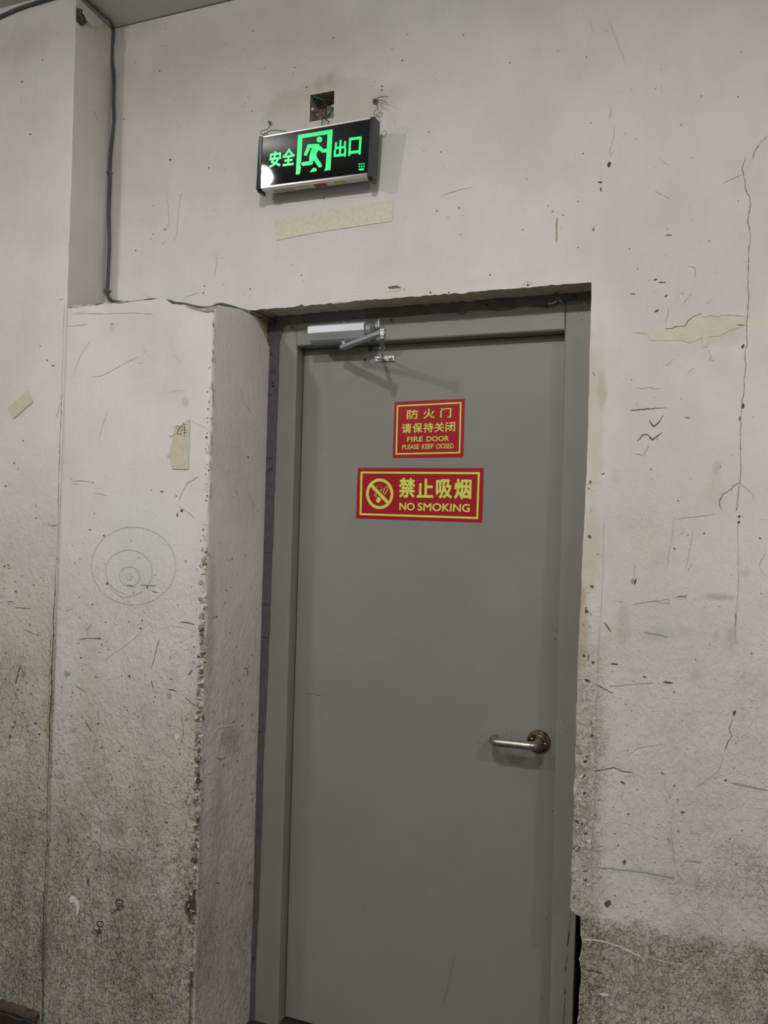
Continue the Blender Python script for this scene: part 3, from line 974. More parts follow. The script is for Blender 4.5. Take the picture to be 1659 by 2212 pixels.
F_BLK.curve, F_BSIDE.curve = blk_map, bs_map
bk = MB()
vs = np.linspace(0, 1, 520)
us = np.concatenate([np.linspace(XC + 0.004, XB - 0.016, 88), XB - 0.016 * (1 - np.linspace(0, 1, 9)[1:])])
AA = np.repeat(us[:, None], len(vs), 1)
ztop = np.interp(us, ta, tz) + (fbm(us * 70, us * 0, 103, 3) - 0.5) * 0.004
BB = vs[None, :] * ztop[:, None]
P = F_BLK.P(AA, BB)
P[-1, :, :2] = (XB, YB)
c = chamfer(BB)
w = np.clip(1 - (XB - AA) / 0.014, 0, 1) ** 2
P[..., 0] -= c * w
P[..., 1] += c * w
wl_ = np.clip(1 - (AA - us[0]) / 0.02, 0, 1) ** 2          # rolls back into the joint with the left wall
P[..., 1] += wl_ * 0.012
P[..., 0] += wl_ * (fbm(BB * 12, BB * 0, 107, 4) - 0.5) * 0.012 * sstep(2.1, 1.2, BB)
grid(bk, us, vs, P, tint_of(F_BLK, AA, BB, wear_blk))
PF = P
us2 = np.concatenate([np.linspace(0, 0.016, 9), np.linspace(0.016, SLEN, 52)[1:]])
AA = np.repeat(us2[:, None], len(vs), 1)
ztop2 = np.interp(us2, sa, sz)
ztop2[0] = ztop[-1]
BB = vs[None, :] * ztop2[:, None]
P = F_BSIDE.P(AA, BB)
P[0, :, :2] = (XB, YB)
c = chamfer(BB)
w = np.clip(1 - AA / 0.014, 0, 1) ** 2
P[..., 0] -= c * w
P[..., 1] += c * w
P[-1, :, 0] += 0.0
grid(bk, us2, vs, P, tint_of(F_BSIDE, AA, BB, wear_bs))
PS = P
# broken top: rough raw plaster falling back to the wall
top = []
for i in range(len(us)):
    top.append([PF[i, -1], PF[i, -1] + np.array([0, 0.05, -0.004]), np.array([PF[i, -1][0], 0.03, PF[i, -1][2] - 0.006])])
top = np.array(top)
tt = np.ones(top.shape[:2] + (4,)) * np.append(np.array(srgb(170, 164, 148)[:3]), 0.6)
grid(bk, us, range(3), top, tt)
top = []
for i in range(len(us2)):
    q = PS[i, -1]
    top.append([q, q + np.array([-0.05, 0, -0.004]), np.array([-1.5, max(q[1], -0.1), q[2] - 0.02])])
top = np.array(top)
tt = np.ones(top.shape[:2] + (4,)) * np.append(np.array(srgb(150, 144, 128)[:3]), 0.6)
grid(bk, us2, range(3), top, tt)
# joint between the left wall and the block
jp = [(141, 662), (139, 690), (138, 720), (138, 760), (136, 800), (135, 840), (134, 868), (132, 905), (131, 940), (130, 980), (128, 1020), (127, 1060), (127, 1100), (126, 1150), (124, 1190), (121, 1240), (120, 1290),
      (117, 1330), (117, 1370), (114, 1410), (113, 1450), (113, 1490), (109, 1545), (108, 1590), (107, 1640), (105, 1690), (102, 1760), (104, 1820), (100, 1850), (98, 1900), (95, 1955), (94, 2010), (92, 2060), (93, 2110), (93, 2160), (93, 2212)]
jw = [1.2, 1.2, 0.9, 1.2, 1.0, 0.8, 2.4, 1.6, 1.4, 2, 1.4, 2.0, 1.4, 1.0, 1.0, 1.4, 4, 3, 4, 5, 5, 6, 6, 5.5, 3, 2.4, 2.2, 4, 3, 2.6, 4, 6, 8, 7, 5, 6]
ribbon(bk, F_BLK, jp, [q * mm * 0.9 for q in jw], 'chip', 0.0022, 0.45)
ribbon(bk, F_BLK, [(x - 5, y) for x, y in jp[18:26]], [3 * mm] * 8, 'brown_mark', 0.0016, 0.6)
# dark crumbling line down the outer edge
for i in range(230):
    y = random.triangular(690, 2200, 1600)
    x = np.interp(y, [668, 1400, 2212], [462, 439, 411]) + random.uniform(-9, 3)
    g = 1 + 1.6 * (y > 1200)
    blob(bk, F_BLK, x, y, random.uniform(0.7, 2.2) * g, random.uniform(1, 3) * g, random.choice(['crack', 'brown_mark', 'chip', 'faint', 'faint', 'cream']), random.uniform(0, 90), 0.0016, 7)
blob(bk, F_BLK, 412, 1962, 9, 29, 'black_mark', 3, 0.003, 18, 0.5)
blob(bk, F_BLK, 409, 1955, 3, 6, 'brown_mark', 3, 0.0036, 9, 0.5)
blob(bk, F_BLK, 443, 1475, 5, 5, 'brown_mark', 0, 0.0016)
blob(bk, F_BLK, 440, 1550, 4, 7, 'chip', 0, 0.0016)
blob(bk, F_BLK, 452, 1187, 3, 5, 'faint', 0, 0.0016)
# marks on the front
for pts, w, m_ in (([(232, 890), (222, 920), (214, 950)], 0.8 * mm, 'faint'), ([(195, 815), (220, 812), (260, 790), (300, 770)], 0.9 * mm, 'faint'), ([(160, 810), (175, 765), (197, 735)], 0.8 * mm, 'faint'),
                   ([(300, 785), (308, 784)], 1.8 * mm, 'black_mark'), ([(373, 765), (385, 775), (392, 787)], 1 * mm, 'faint'), ([(140, 705), (170, 703), (190, 700)], 0.8 * mm, 'faint'),
                   ([(180, 677), (230, 678), (290, 676), (330, 678)], 0.8 * mm, 'faint'), ([(412, 907), (435, 920), (460, 932)], 1.2 * mm, 'white_flake'), ([(448, 957), (453, 964)], 1.8 * mm, 'crack'),
                   ([(385, 1085), (395, 1062), (404, 1045), (430, 1028)], 0.9 * mm, 'crack'), ([(384, 1092), (400, 1102), (420, 1118)], 1.4 * mm, 'faint'),
                   ([(148, 1030), (160, 1040), (175, 1038), (195, 1040)], 1.3 * mm, 'faint'), ([(155, 1044), (168, 1046), (166, 1052)], 1.3 * mm, 'faint'), ([(205, 1064), (222, 1068), (232, 1070)], 1.3 * mm, 'faint'),
                   ([(272, 1262), (284, 1265), (293, 1267)], 2.4 * mm, 'brown_mark'), ([(328, 1276), (341, 1280)], 2.6 * mm, 'black_mark'), ([(303, 1264), (338, 1264)], 4 * mm, 'faint'),
                   ([(227, 1422), (270, 1394), (300, 1368), (316, 1350), (325, 1345)], 3.2 * mm, 'white_flake'), ([(345, 1357), (370, 1351), (400, 1355), (440, 1366)], 2.2 * mm, 'white_flake'),
                   ([(345, 1380), (337, 1408), (332, 1428), (327, 1443)], 1.5 * mm, 'crack'), ([(327, 1470), (332, 1487)], 3 * mm, 'black_mark'), ([(363, 1489), (382, 1492)], 3 * mm, 'black_mark'),
                   ([(390, 1342), (405, 1345), (422, 1349)], 2.2 * mm, 'black_mark'), ([(425, 1441), (438, 1436), (448, 1430)], 2 * mm, 'black_mark'), ([(406, 1460), (417, 1446)], 2.6 * mm, 'black_mark'),
                   ([(160, 1478), (175, 1488), (188, 1496)], 1.6 * mm, 'crack'), ([(185, 1556), (190, 1568), (197, 1580)], 2.4 * mm, 'crack'), ([(190, 1370), (188, 1360), (198, 1348)], 2 * mm, 'blue_mark'),
                   ([(170, 1380), (195, 1379), (217, 1378)], 1.4 * mm, 'crack'), ([(250, 1320), (253, 1322), (247, 1342)], 1 * mm, 'faint'), ([(400, 1505), (418, 1522), (436, 1528)], 1.6 * mm, 'crack'),
                   ([(393, 1540), (397, 1580), (390, 1610)], 1 * mm, 'crack'), ([(388, 1615), (410, 1640), (430, 1655)], 2.2 * mm, 'white_flake'), ([(243, 1998), (244, 2040), (255, 2070), (262, 2078), (282, 2086)], 1.2 * mm, 'crack'),
                   ([(252, 2000), (258, 2020), (251, 2034)], 1.4 * mm, 'crack'), ([(238, 2052), (244, 2090)], 1.2 * mm, 'crack'), ([(212, 2060), (216, 2082), (224, 2084)], 1.2 * mm, 'faint'),
                   ([(190, 1700), (205, 1718), (245, 1740)], 0.9 * mm, 'faint'), ([(300, 1832), (312, 1850), (318, 1864)], 0.9 * mm, 'faint'), ([(120, 1310), (140, 1320), (160, 1315)], 1 * mm, 'faint')):
    ribbon(bk, F_BLK, pts, w, m_)
for (x, y, rx, ry, m_) in ((393, 1103, 4, 3, 'black_mark'), (383, 1112, 2, 4, 'crack'), (350, 1062, 4, 1.6, 'crack'), (242, 700, 4, 2, 'faint'), (195, 1144, 2, 2, 'crack'), (225, 1157, 3, 2, 'crack'), (215, 1379, 3, 2, 'black_mark'),
                           (366, 1502, 5, 7, 'blue_mark'), (418, 1430, 5, 4, 'blue_mark'), (145, 1455, 8, 5, 'blue_mark'), (212, 1540, 2, 8, 'blue_mark'), (160, 1578, 4, 5, 'blue_mark'), (130, 1675, 12, 5, 'blue_mark'),
                           (383, 1590, 6, 8, 'white_flake'), (242, 1683, 2, 3, 'crack'), (190, 1905, 3, 9, 'chip'), (157, 1902, 3, 2, 'brown_mark'), (148, 1815, 2, 5, 'crack'), (290, 2002, 3, 9, 'brown_mark'), (340, 1825, 2, 6, 'crack'),
                           (375, 1855, 5, 2, 'brown_mark'), (400, 1890, 2, 7, 'brown_mark'), (155, 1918, 3, 3, 'brown_mark'), (312, 760, 1, 3, 'faint'), (400, 1400, 7, 3, 'white_flake')):
    blob(bk, F_BLK, x, y, rx, ry, m_)
# broken top: dark ribbons paint the shaded gap along its rough rim
for i in range(len(toppx) - 1):
    (xa, ya), (xb_, yb_) = toppx[i], toppx[i + 1]
    if i < 10:
        ribbon(bk, F_BLK, [(xa, ya + 1.5), (xb_, yb_ + 1.5)], random.uniform(0.8, 2.4) * mm, 'crack' if i % 3 else 'chip', 0.0016, 0.6)
patch(bk, F_BLK, [(398, 659), (420, 664), (445, 670), (463, 668), (462, 672), (448, 676), (430, 671), (412, 666)], 'brown_mark', 0.0014)
for pts in ([(463, 690), (466, 720), (463, 745)], [(462, 760), (464, 775)], [(461, 820), (462, 850), (461, 880)], [(460, 940), (459, 985)], [(457, 1040), (456, 1080)]):
    ribbon(bk, F_BLK, [(x - 1, y) for x, y in pts], 1.6 * mm, 'crack', 0.0016, 0.6)
for x, y in ((463, 700), (462, 757), (464, 769), (461, 776), (460, 905), (457, 1003), (455, 1060)):
    blob(bk, F_BLK, x - 1, y, 2, 4, 'brown_mark', 0, 0.0018, 8)
# pale crescent where the paint has been knocked off
cres = [(151, 1938), (157, 1934), (165, 1938), (171, 1947), (173, 1960), (170, 1972), (163, 1982), (166, 1970), (165, 1957), (161, 1949), (152, 1950), (150, 1944)]
patch(bk, F_BLK, cres, 'white_flake', 0.0016)
for k in range(360):
    x, y = random.uniform(100, 440), random.triangular(1000, 2190, 1950)
    blob(bk, F_BLK, x, y, random.uniform(0.7, 2.8), random.uniform(0.7, 2.8), random.choice(['crack', 'faint', 'faint', 'brown_mark', 'chip']), random.uniform(0, 90), n=6)
# marks on the side
for pts, w, m_ in (([(524, 1445), (532, 1442), (535, 1458)], 2 * mm, 'black_mark'), ([(523, 1460), (530, 1450)], 1.6 * mm, 'black_mark'), ([(470, 1572), (495, 1568), (518, 1557)], 2.5 * mm, 'white_flake'),
                   ([(524, 1540), (522, 1552)], 1.6 * mm, 'crack'), ([(519, 839), (530, 875), (543, 892)], 0.9 * mm, 'faint'), ([(506, 1050), (512, 1070)], 1.0 * mm, 'crack'), ([(465, 1636), (478, 1640), (490, 1634)], 1.6 * mm, 'crack'),
                   ([(458, 1334), (466, 1332), (470, 1333)], 2 * mm, 'black_mark'), ([(535, 1062), (545, 1085), (548, 1100)], 0.9 * mm, 'crack')):
    ribbon(bk, F_BSIDE, pts, w, m_, 0.0016)
for k in range(130):
    t = random.random()
    y = random.triangular(900, 2190, 1700)
    x0, x1 = np.interp(y, [668, 1400, 2212], [470, 447, 420]), np.interp(y, [700, 1200, 2200], [580, 565, 530])
    blob(bk, F_BSIDE, x0 + (x1 - x0) * t, y, random.uniform(0.7, 2), random.uniform(0.8, 2.6), random.choice(['crack', 'faint', 'white_flake', 'brown_mark']), random.uniform(0, 90), 0.0016, 6)
q = [hx(x, y, XB2 - 0.010) for x, y in ((536, 672), (560, 682), (578, 690), (586, 700), (588, 760), (580, 770), (560, 730))]
o_ = bk.add(q, [tuple(range(len(q)))], 'plaster')
bk.tint[o_] = np.ones((len(q), 4)) * np.append(np.array(srgb(196, 180, 150)[:3]), 0.45)
block = tag(bk.build('wall_corner', normals=False), kind='structure')

# pencil and ink drawings on the block


def drawing(name, strokes, w, mname, jit=0.12):
    mb = MB()
    for st in strokes:
        ribbon(mb, F_BLK, st, w, mname, 0.002, jit, 4.0, False)
    return mb.build(name, block, 0, False)


def arc(cx_, cy_, rx, ry, a0=0, a1=360, n=40, tilt=0.0):
    out = []
    for k in range(n + 1):
        th = math.radians(a0 + (a1 - a0) * k / n)
        x, y = rx * math.cos(th), ry * math.sin(th)
        out.append((cx_ + x * math.cos(tilt) - y * math.sin(tilt), cy_ + x * math.sin(tilt) + y * math.cos(tilt)))
    return out


o = drawing('pencil_circles', [arc(289, 1222, 91, 84, 0, 360), arc(279, 1235, 51, 47, 100, 400), [(240, 1270), (255, 1285), (270, 1291), (290, 1285), (310, 1277)], arc(281, 1245, 22, 21), arc(280, 1246, 6, 7)], 0.9 * mm, 'pencil')
o['label'] = 'faint pencil circles one inside another'
drawing('stick_figure', [arc(217, 1995, 7, 6), [(216, 2001), (214, 2010)], [(208, 2008), (221, 2010)], [(215, 2010), (213, 2017), (208, 2024)], [(215, 2010), (217, 2019)], [(210, 2013), (220, 2014)], [(211, 1996), (214, 2000)]], 2.0 * mm, 'ink')
drawing('stick_figure', [arc(258, 1950, 8, 7), [(257, 1957), (256, 1963), (245, 1970)], [(252, 1961), (262, 1966)], [(264, 1948), (266, 1958), (262, 1962)], [(254, 1950), (258, 1953), (262, 1951)]], 2.0 * mm, 'ink')

# ------------------------------------------------------------------ ceiling, floor and the rest of the room
for nm, lo, hi, m_ in (('ceiling', (-4.0, -5.5, CEIL), (2.6, 0.3, CEIL + 0.1), 'ceiling'), ('floor', (-4.0, -5.5, -0.1), (2.6, 0.3, 0.0), 'floor'),
                       ('wall_right', (2.6, -5.5, 0), (2.7, 0.3, CEIL), 'room'), ('wall_front', (-4.0, -5.6, 0), (2.6, -5.5, CEIL), 'room'), ('wall_far_left', (-4.1, -5.5, 0), (-4.0, -0.183, CEIL), 'room')):
    mb = MB()
    mb.box(lo, hi, m_)
    tag(mb.build(nm), kind='structure')
# low dark stone skirting of the left wall, crusted with brown dirt along its top
mb = MB()
xs_ = np.arange(-4.0, XC - 0.004, 0.02)
v, f = [], []
for i, x in enumerate(xs_):
    zt_ = 0.050 + random.uniform(-0.003, 0.003)
    v += [(x, YC - 0.016, -0.001), (x, YC - 0.016, zt_ - 0.004), (x, YC - 0.012, zt_), (x, YC + 0.004, zt_ + 0.002)]
    if i:
        for k in range(3):
            a = (i - 1) * 4 + k
            f.append((a, a + 4, a + 5, a + 1))
mb.add(v, f, 'floor')
v, f = [], []
for i, x in enumerate(xs_):
    zt_ = 0.052
    v += [(x, YC - 0.0166, zt_ - 0.014 + random.uniform(-0.007, 0.006)), (x, YC - 0.0135, zt_ + 0.001), (x, YC - 0.002, zt_ + 0.012 + random.uniform(-0.004, 0.006))]
    if i:
        for k in range(2):
            a = (i - 1) * 3 + k
            f.append((a, a + 3, a + 4, a + 1))
mb.add(v, f, 'floor_dirt')
tag(mb.build('baseboard_left', normals=False), kind='structure')
mb = MB()
mb.box((-1.6, 0.26, 0.0), (0.4, 0.30, 2.6), 'void')  # black sheet added behind the frame so the open gap stays dark
tag(mb.build('dark_backing'), kind='structure')

# ------------------------------------------------------------------ mortar round the frame
YF, YL = 0.10, 0.145
mb = MB()
# upright strip between the block and the frame: left edge runs into the block
zs = np.linspace(0.0, 2.16, 110)
lpx = [(583, 690), (575, 1200), (560, 1650), (535, 2200)]
pts_r = [(605, 700), (601, 860), (598, 950), (592, 1100), (585, 1300), (577, 1500), (570, 1640), (565, 1800), (560, 1950), (553, 2080), (550, 2200)]
rz = np.array([hy(*p, YF)[2] for p in pts_r])[::-1]
rx_ = np.array([hy(*p, YF)[0] for p in pts_r])[::-1]
v, f = [], []
for i, z in enumerate(zs):
    xr = np.interp(z, rz, rx_) + (float(fbm(np.array([z * 30]), np.array([0.0]), 111)[0]) - 0.5) * 0.004
    if z > 2.09:
        xr += (z - 2.09) * 0.35
    v += [(-1.135, YF - 0.004, z), ((xr - 1.12) / 2, YF - 0.006, z), (xr, YF - 0.0035, z), (xr, YF + 0.02, z)]
    if i:
        for k in range(3):
            a = (i - 1) * 4 + k
            f.append((a, a + 1, a + 5, a + 4))
mb.add(v, f, 'mortar')
# head strip under the lintel, its lower edge smeared over the frame
hp = [(598, 712), (604, 706), (612, 701), (630, 699), (650, 697), (690, 694), (740, 690), (800, 686), (840, 684), (870, 683), (900, 680), (940, 676), (985, 673), (996, 680), (1012, 669), (1050, 667), (1075, 670), (1103, 668), (1116, 660),
      (1145, 658), (1160, 662), (1185, 663), (1205, 656), (1222, 649), (1280, 645)]
v, f = [], []
for i, (x, y) in enumerate(hp):
    lo = hy(x, y, YF - 0.005)
    jx = random.uniform(-0.001, 0.001)
    v += [(lo[0], YF + 0.02, lo[2] + jx), (lo[0], YF - 0.0045, lo[2] + jx), (lo[0], YF - 0.010, (lo[2] + 2.175) / 2), (lo[0], 0.083, 2.185)]
    if i:
        for k in range(3):
            a = (i - 1) * 4 + k
            f.append((a, a + 4, a + 5, a + 1))
mb.add(v, f, 'mortar_head')
FM = Face((0, YF - 0.0045, 0), (1, 0, 0), (0, -1, 0), 3, 0.0)
for (x, y, rx, ry, m_) in ((633, 707, 4, 2, 'chip'), (1046, 655, 5, 3, 'void'), (1053, 660, 2, 2, 'void'), (846, 692, 3, 5, 'mortar_head'), (1240, 640, 9, 1.2, 'void'), (1180, 663, 5, 1.6, 'void')):
    blob(mb, FM, x, y, rx, ry, m_, 10, 0.005)
FM2 = Face((0, YF - 0.006, 0), (1, 0, 0), (0, -1, 0), 3, 0.0)
for (x, y, rx, ry) in ((589, 827, 1.6, 2), (590, 834, 2, 2.4), (587, 765, 1.4, 3), (581, 852, 2, 1.2), (588, 852, 1.4, 1.4), (582, 1016, 1.4, 1.4), (587, 1012, 1.4, 2), (581, 1060, 1.2, 1.2), (560, 1465, 1.5, 1.5), (540, 2080, 3, 3), (548, 2070, 1.5, 6)):
    blob(mb, FM2, x, y, rx, ry, 'void', 0, 0.0012)
for y, x0, x1 in ((803, 582, 598), (990, 575, 592), (1193, 566, 587), (1305, 560, 583), (1376, 558, 580), (1580, 551, 570), (1792, 544, 560), (2083, 535, 549)):
    ribbon(mb, FM2, [(x0, y), (x1, y + 1)], 0.9 * mm, 'void', 0.0012)
tag(mb.build('trim_1', normals=False), kind='structure')
# rusty wire and dried foam stuck in the head joint
sc = MB()
for pts in ([(1196, 634), (1202, 632), (1208, 631), (1203, 638)], [(1197, 638), (1205, 645), (1212, 653)]):
    sc.tube(smooth_path([hy(x, y, 0.072) for x, y in pts], 6), 0.0016, 'brass', 8)
for pts in ([(1184, 656), (1194, 655), (1203, 650)], [(1205, 643), (1210, 648), (1214, 654)]):
    sc.tube(smooth_path([hy(x, y, 0.08) for x, y in pts], 6), 0.0022, 'tape', 8)
tag(sc.build('wire_scrap'), 'rusty twisted wire scrap stuck in the mortar above the door', 'wire')

# ------------------------------------------------------------------ door
door = tag(empty('door_1', (-0.62, YL, 0)), kind='structure')
zl_b, zh_b = 0.0, hy(940, 727, YF)[2]          # underside of the frame head
zh_b = 2.077
XLI, XRI = -1.0285, -0.2145                     # inner edges of the frame
fr = MB()
# frame: three members, each mitred to nothing like the welded original
fr.prism([(-1.112, YF, 0), (XLI + 0.004, YF, 0), (XLI + 0.008, YF + 0.004, 0), (XLI + 0.008, YL + 0.055, 0), (-1.112, YL + 0.055, 0)], (0, 0, 2.16), 'frame')
own(fr.build('frame_jamb', None, 0.0012), door)
fr = MB()
rpx = [(1228, 700), (1200, 1500), (1171, 2209)]
jt = [(-0.2115, YF), (None, YF), (None, YL + 0.055), (-0.2155, YL + 0.055), (-0.2155, YF + 0.004)]
lev = [(0.0, -0.156), (0.30, -0.1545), (0.62, -0.1505), (0.75, -0.135), (2.16, -0.122)]
jv = [(x if x is not None else xo, y, z) for z, xo in lev for x, y in jt]
fr.add(jv, [(5 * k + i, 5 * k + (i + 1) % 5, 5 * k + 5 + (i + 1) % 5, 5 * k + 5 + i) for k in range(len(lev) - 1) for i in range(5)] + [(4, 3, 2, 1, 0), tuple(5 * (len(lev) - 1) + i for i in range(5))], 'frame')
FJ = Face((0, YF, 0), (1, 0, 0), (0, -1, 0), 3, 0.0)
for pts, w in (([(1233, 1968), (1231, 1995), (1228, 2020)], 1.2 * mm), ([(1226, 2013), (1229, 2018), (1226, 2045), (1223, 2040)], 3.2 * mm), ([(1221, 2085), (1222, 2092), (1219, 2100)], 3.5 * mm), ([(1218, 2132), (1222, 2140), (1218, 2150)], 3 * mm),
               ([(1226, 2060), (1223, 2085)], 1.2 * mm), ([(1221, 2150), (1217, 2212)], 1.6 * mm), ([(1172, 2150), (1170, 2160)], 1.2 * mm)):
    ribbon(fr, FJ, pts, w, 'black_mark', 0.0006)
for (x, y, r_) in ((1219, 1560, 1.2), (1225, 1582, 1.2), (1193, 1752, 1.4), (1257, 691, 1.4), (1250, 742, 1), (1187, 1740, 1.2), (1181, 1985, 1.4), (1202, 1365, 1.5), (1200, 1380, 1.8)):
    blob(fr, FJ, x, y, r_, r_ * 1.3, 'black_mark', 0, 0.0006, 7)
own(fr.build('frame_jamb', None, 0.0012, False), door)
fr = MB()
fr.prism([(XLI + 0.008, YF, zh_b), (XLI + 0.008, YF, 2.185), (XLI + 0.008, YL + 0.055, 2.185), (XLI + 0.008, YL + 0.055, zh_b - 0.004), (XLI + 0.008, YF + 0.004, zh_b - 0.004)], (-0.2155 - XLI - 0.008, 0, 0), 'frame')
own(fr.build('frame_head', None, 0.0012), door)
lf = MB()
lf.box((XLI + 0.0125, YL, 0.006), (-0.2165, YL + 0.045, zh_b - 0.006), 'door')
FL = Face((0, YL, 0), (1, 0, 0), (0, -1, 0), 3, 0.0)
for pts, w, m_ in (([(982, 2060), (976, 2095), (966, 2140), (957, 2172)], 1.0 * mm, 'crack'), ([(787, 1959), (787, 1969)], 1.2 * mm, 'black_mark'), ([(695, 1925), (720, 1922), (755, 1933)], 0.7 * mm, 'faint'), ([(662, 1498), (680, 1499), (695, 1503)], 1.4 * mm, 'black_mark'),
                   ([(925, 1583), (940, 1586), (950, 1587)], 1.6 * mm, 'brown_mark'), ([(906, 1150), (908, 1158)], 1.2 * mm, 'crack'), ([(1020, 1602), (1050, 1608)], 0.7 * mm, 'crack'), ([(712, 2088), (722, 2098), (724, 2110)], 2 * mm, 'brown_mark')):
    ribbon(lf, FL, pts, w, m_, 0.0006)
for (x, y, rx, ry, m_) in ((789, 777, 2.4, 2.6, 'void'), (1053, 2040, 4, 1.6, 'brown_mark'), (765, 1949, 1, 2, 'crack'), (1095, 1575, 1, 3, 'crack'), (1105, 1582, 1.4, 1.4, 'crack'), (613, 1985, 2, 5, 'brown_mark'), (1037, 1570, 1, 3, 'crack')):
    blob(lf, FL, x, y, rx, ry, m_, -20 if rx > ry else 0, 0.0006, 8)
own(lf.build('door_leaf', None, 0, False), door)
# lever handle
hd = empty('door_handle', hy(1164, 1601, YL))
hd.parent = door
hd.matrix_parent_inverse = Matrix.Translation(-door.location)
hc = hy(1164, 1601, YL)


def sub(o, par):
    o.parent = par
    o.matrix_parent_inverse = (Matrix.Translation(-door.location) @ Matrix.Translation(par.location)).inverted() if False else Matrix.Translation(-par.location)
    return o


mb = MB()
mb.lathe(hc, (0, -1, 0), [(0.0, 0.0315), (0.006, 0.0315), (0.0085, 0.0295), (0.0095, 0.025), (0.0095, 0.0145), (0.013, 0.0130)], 'tarnished', 40)
ros = mb.build('rosette', None, 0.0)
ros['label'] = 'stained and tarnished round steel rosette'
sub(ros, hd)
for dx, dz in ((-0.018, 0.006), (0.018, -0.004)):
    mb = MB()
    c_ = hc + np.array([dx, 0, dz])
    mb.lathe(c_, (0, -1, 0), [(0.009, 0.0035), (0.0105, 0.0035), (0.0112, 0.002)], 'bright', 14)
    sub(mb.build('screw'), hd)
YG = YL - 0.058
gr, gl = hy(1152, 1612, YG), hy(1066, 1603, YG)
le = hy(1064, 1594, YL - 0.022)
path = [hc + np.array([0, -0.008, 0]), hc + np.array([0, -0.025, 0])]
A = np.array([hc[0], YG, gr[2]])
lx = gl[0] - 0.004
B_ = np.array([lx, YG, gl[2]])


def fillet(p0, c_, p1, r, n=8):
    a = (p0 - c_) / np.linalg.norm(p0 - c_)
    b = (p1 - c_) / np.linalg.norm(p1 - c_)
    s, e = c_ + a * r, c_ + b * r
    return [(1 - t) ** 2 * s + 2 * t * (1 - t) * c_ + t * t * e for t in np.linspace(0, 1, n)]


tip = np.array([lx, YL - 0.016, gl[2]])
mb = MB()
full = [hc + np.array([0, -0.006, 0])] + fillet(hc, A, B_, 0.024, 10) + fillet(A, B_, tip, 0.022, 10) + [tip]
mb.tube(full, 0.0112, 'steel', 20)
mb.lathe(tip, (0, 1, 0), [(-0.0005, 0.0112), (0.003, 0.0104), (0.0048, 0.0075), (0.0054, 0.002)], 'steel', 20)
sub(mb.build('lever'), hd)

# small blue scrap caught between leaf and frame head
mb = MB()
q = [(796, 747), (807, 745), (805, 751), (802, 753), (802, 758), (796, 758)]
mb.prism([hy(x, y, YL - 0.0025) for x, y in q], (0, 0.0022, 0), 'blue_scrap')
tag(mb.build('tape_scrap'), 'small dark blue scrap stuck at the top of the door leaf', 'tape scrap')

# ------------------------------------------------------------------ door closer
dc = empty('door_closer', hy(735, 715, YF))
YQ = 0.038
x0, x1 = hy(664, 712, YQ)[0], hy(786, 700, YQ)[0]
zt = (hy(664, 705.5, YQ)[2] + hy(786, 693, YQ)[2]) / 2
prof = [(YQ + 0.003, 0.0), (YQ, -0.003), (YQ, -0.0235), (YQ + 0.015, -0.041), (YQ + 0.024, -0.046), (YF, -0.046), (YF, 0.007), (YQ + 0.02, 0.007)]
mb = MB()
mb.prism([(x0, y, zt + z) for y, z in prof], (x1 - x0, 0, 0), 'silver')
body = own(mb.build('body', None, 0.0012), dc)
mb = MB()     # rounded right end with the speed valves
ec = np.array([x1, (YQ + 0.006 + YF) / 2 + 0.0, zt - 0.012])
mb.prism([(x1, YQ + 0.004 + 0.02 * (1 - math.sin(t)) * 0.6, 0) if False else (x1, (YQ + YF) / 2 + 0.001 + 0.027 * math.cos(t), zt - 0.019 + 0.023 * math.sin(t)) for t in np.linspace(0, 2 * math.pi, 25)[:-1]], (0.018, 0, 0), 'silver_dark')
cap = own(mb.build('end_cap', None, 0.002), dc)
for dz, dy in ((0.003, -0.012), (-0.006, -0.012)):
    mb = MB()
    mb.lathe((x1 + 0.018, (YQ + YF) / 2 + dy, zt - 0.011 + dz), (1, 0, 0), [(0, 0.0045), (0.002, 0.0045), (0.0026, 0.0035)], 'bright', 14)
    mb.build('valve_screw', cap)
mb = MB()
mb.lathe((hy(742, 690, 0.06)[0], 0.066, zt + 0.007), (0, 0, 1), [(0, 0.004), (0.0035, 0.004), (0.0045, 0.003)], 'silver_dark', 14)
mb.build('cap_screw', body)
zu = zt - 0.046
pc = hz(742, 738, zu)
mb = MB()
mb.lathe(pc, (0, 0, -1), [(0, 0.0105), (0.0035, 0.0105), (0.0042, 0.009), (0.0045, 0.0072), (0.0125, 0.0072)], 'silver_dark', 6)
mb.lathe(pc + np.array([0, 0, -0.004]), (0, 0, -1), [(0, 0.008), (0.004, 0.008)], 'bright', 20)
own(mb.build('spindle'), dc)
za = pc[2] - 0.012
pa = np.array([pc[0], pc[1], za])
el = hz(826, 714, za)
mb = MB()
dv = (el - pa)
dv /= np.linalg.norm(dv)
sv = np.array([-dv[1], dv[0], 0])
hw, hw2 = 0.011, 0.0085
poly = []
for k in range(9):
    t = math.pi / 2 + math.pi * k / 8
    poly.append(pa + hw * (dv * math.cos(t) + sv * math.sin(t)))
for k in range(9):
    t = -math.pi / 2 + math.pi * k / 8
    poly.append(el + hw2 * (dv * math.cos(t) + sv * math.sin(t)))
mb.prism(poly, (0, 0, -0.010), 'silver')
own(mb.build('main_arm', None, 0.001), dc)
mb = MB()
mb.lathe(el + np.array([0, 0, 0.003]), (0, 0, -1), [(0, 0.004), (0.001, 0.0105), (0.004, 0.0105), (0.0042, 0.0078), (0.0125, 0.0078), (0.0128, 0.0085), (0.017, 0.0085), (0.0172, 0.006), (0.021, 0.006)], 'bright', 24)
own(mb.build('elbow_joint'), dc)
sh = hy(830, 774, YL - 0.004)
sk = sh + np.array([0, -0.018, 0.004])
el2 = el + np.array([0, 0, -0.019])
mid = el2 + (sk - el2) * 0.55
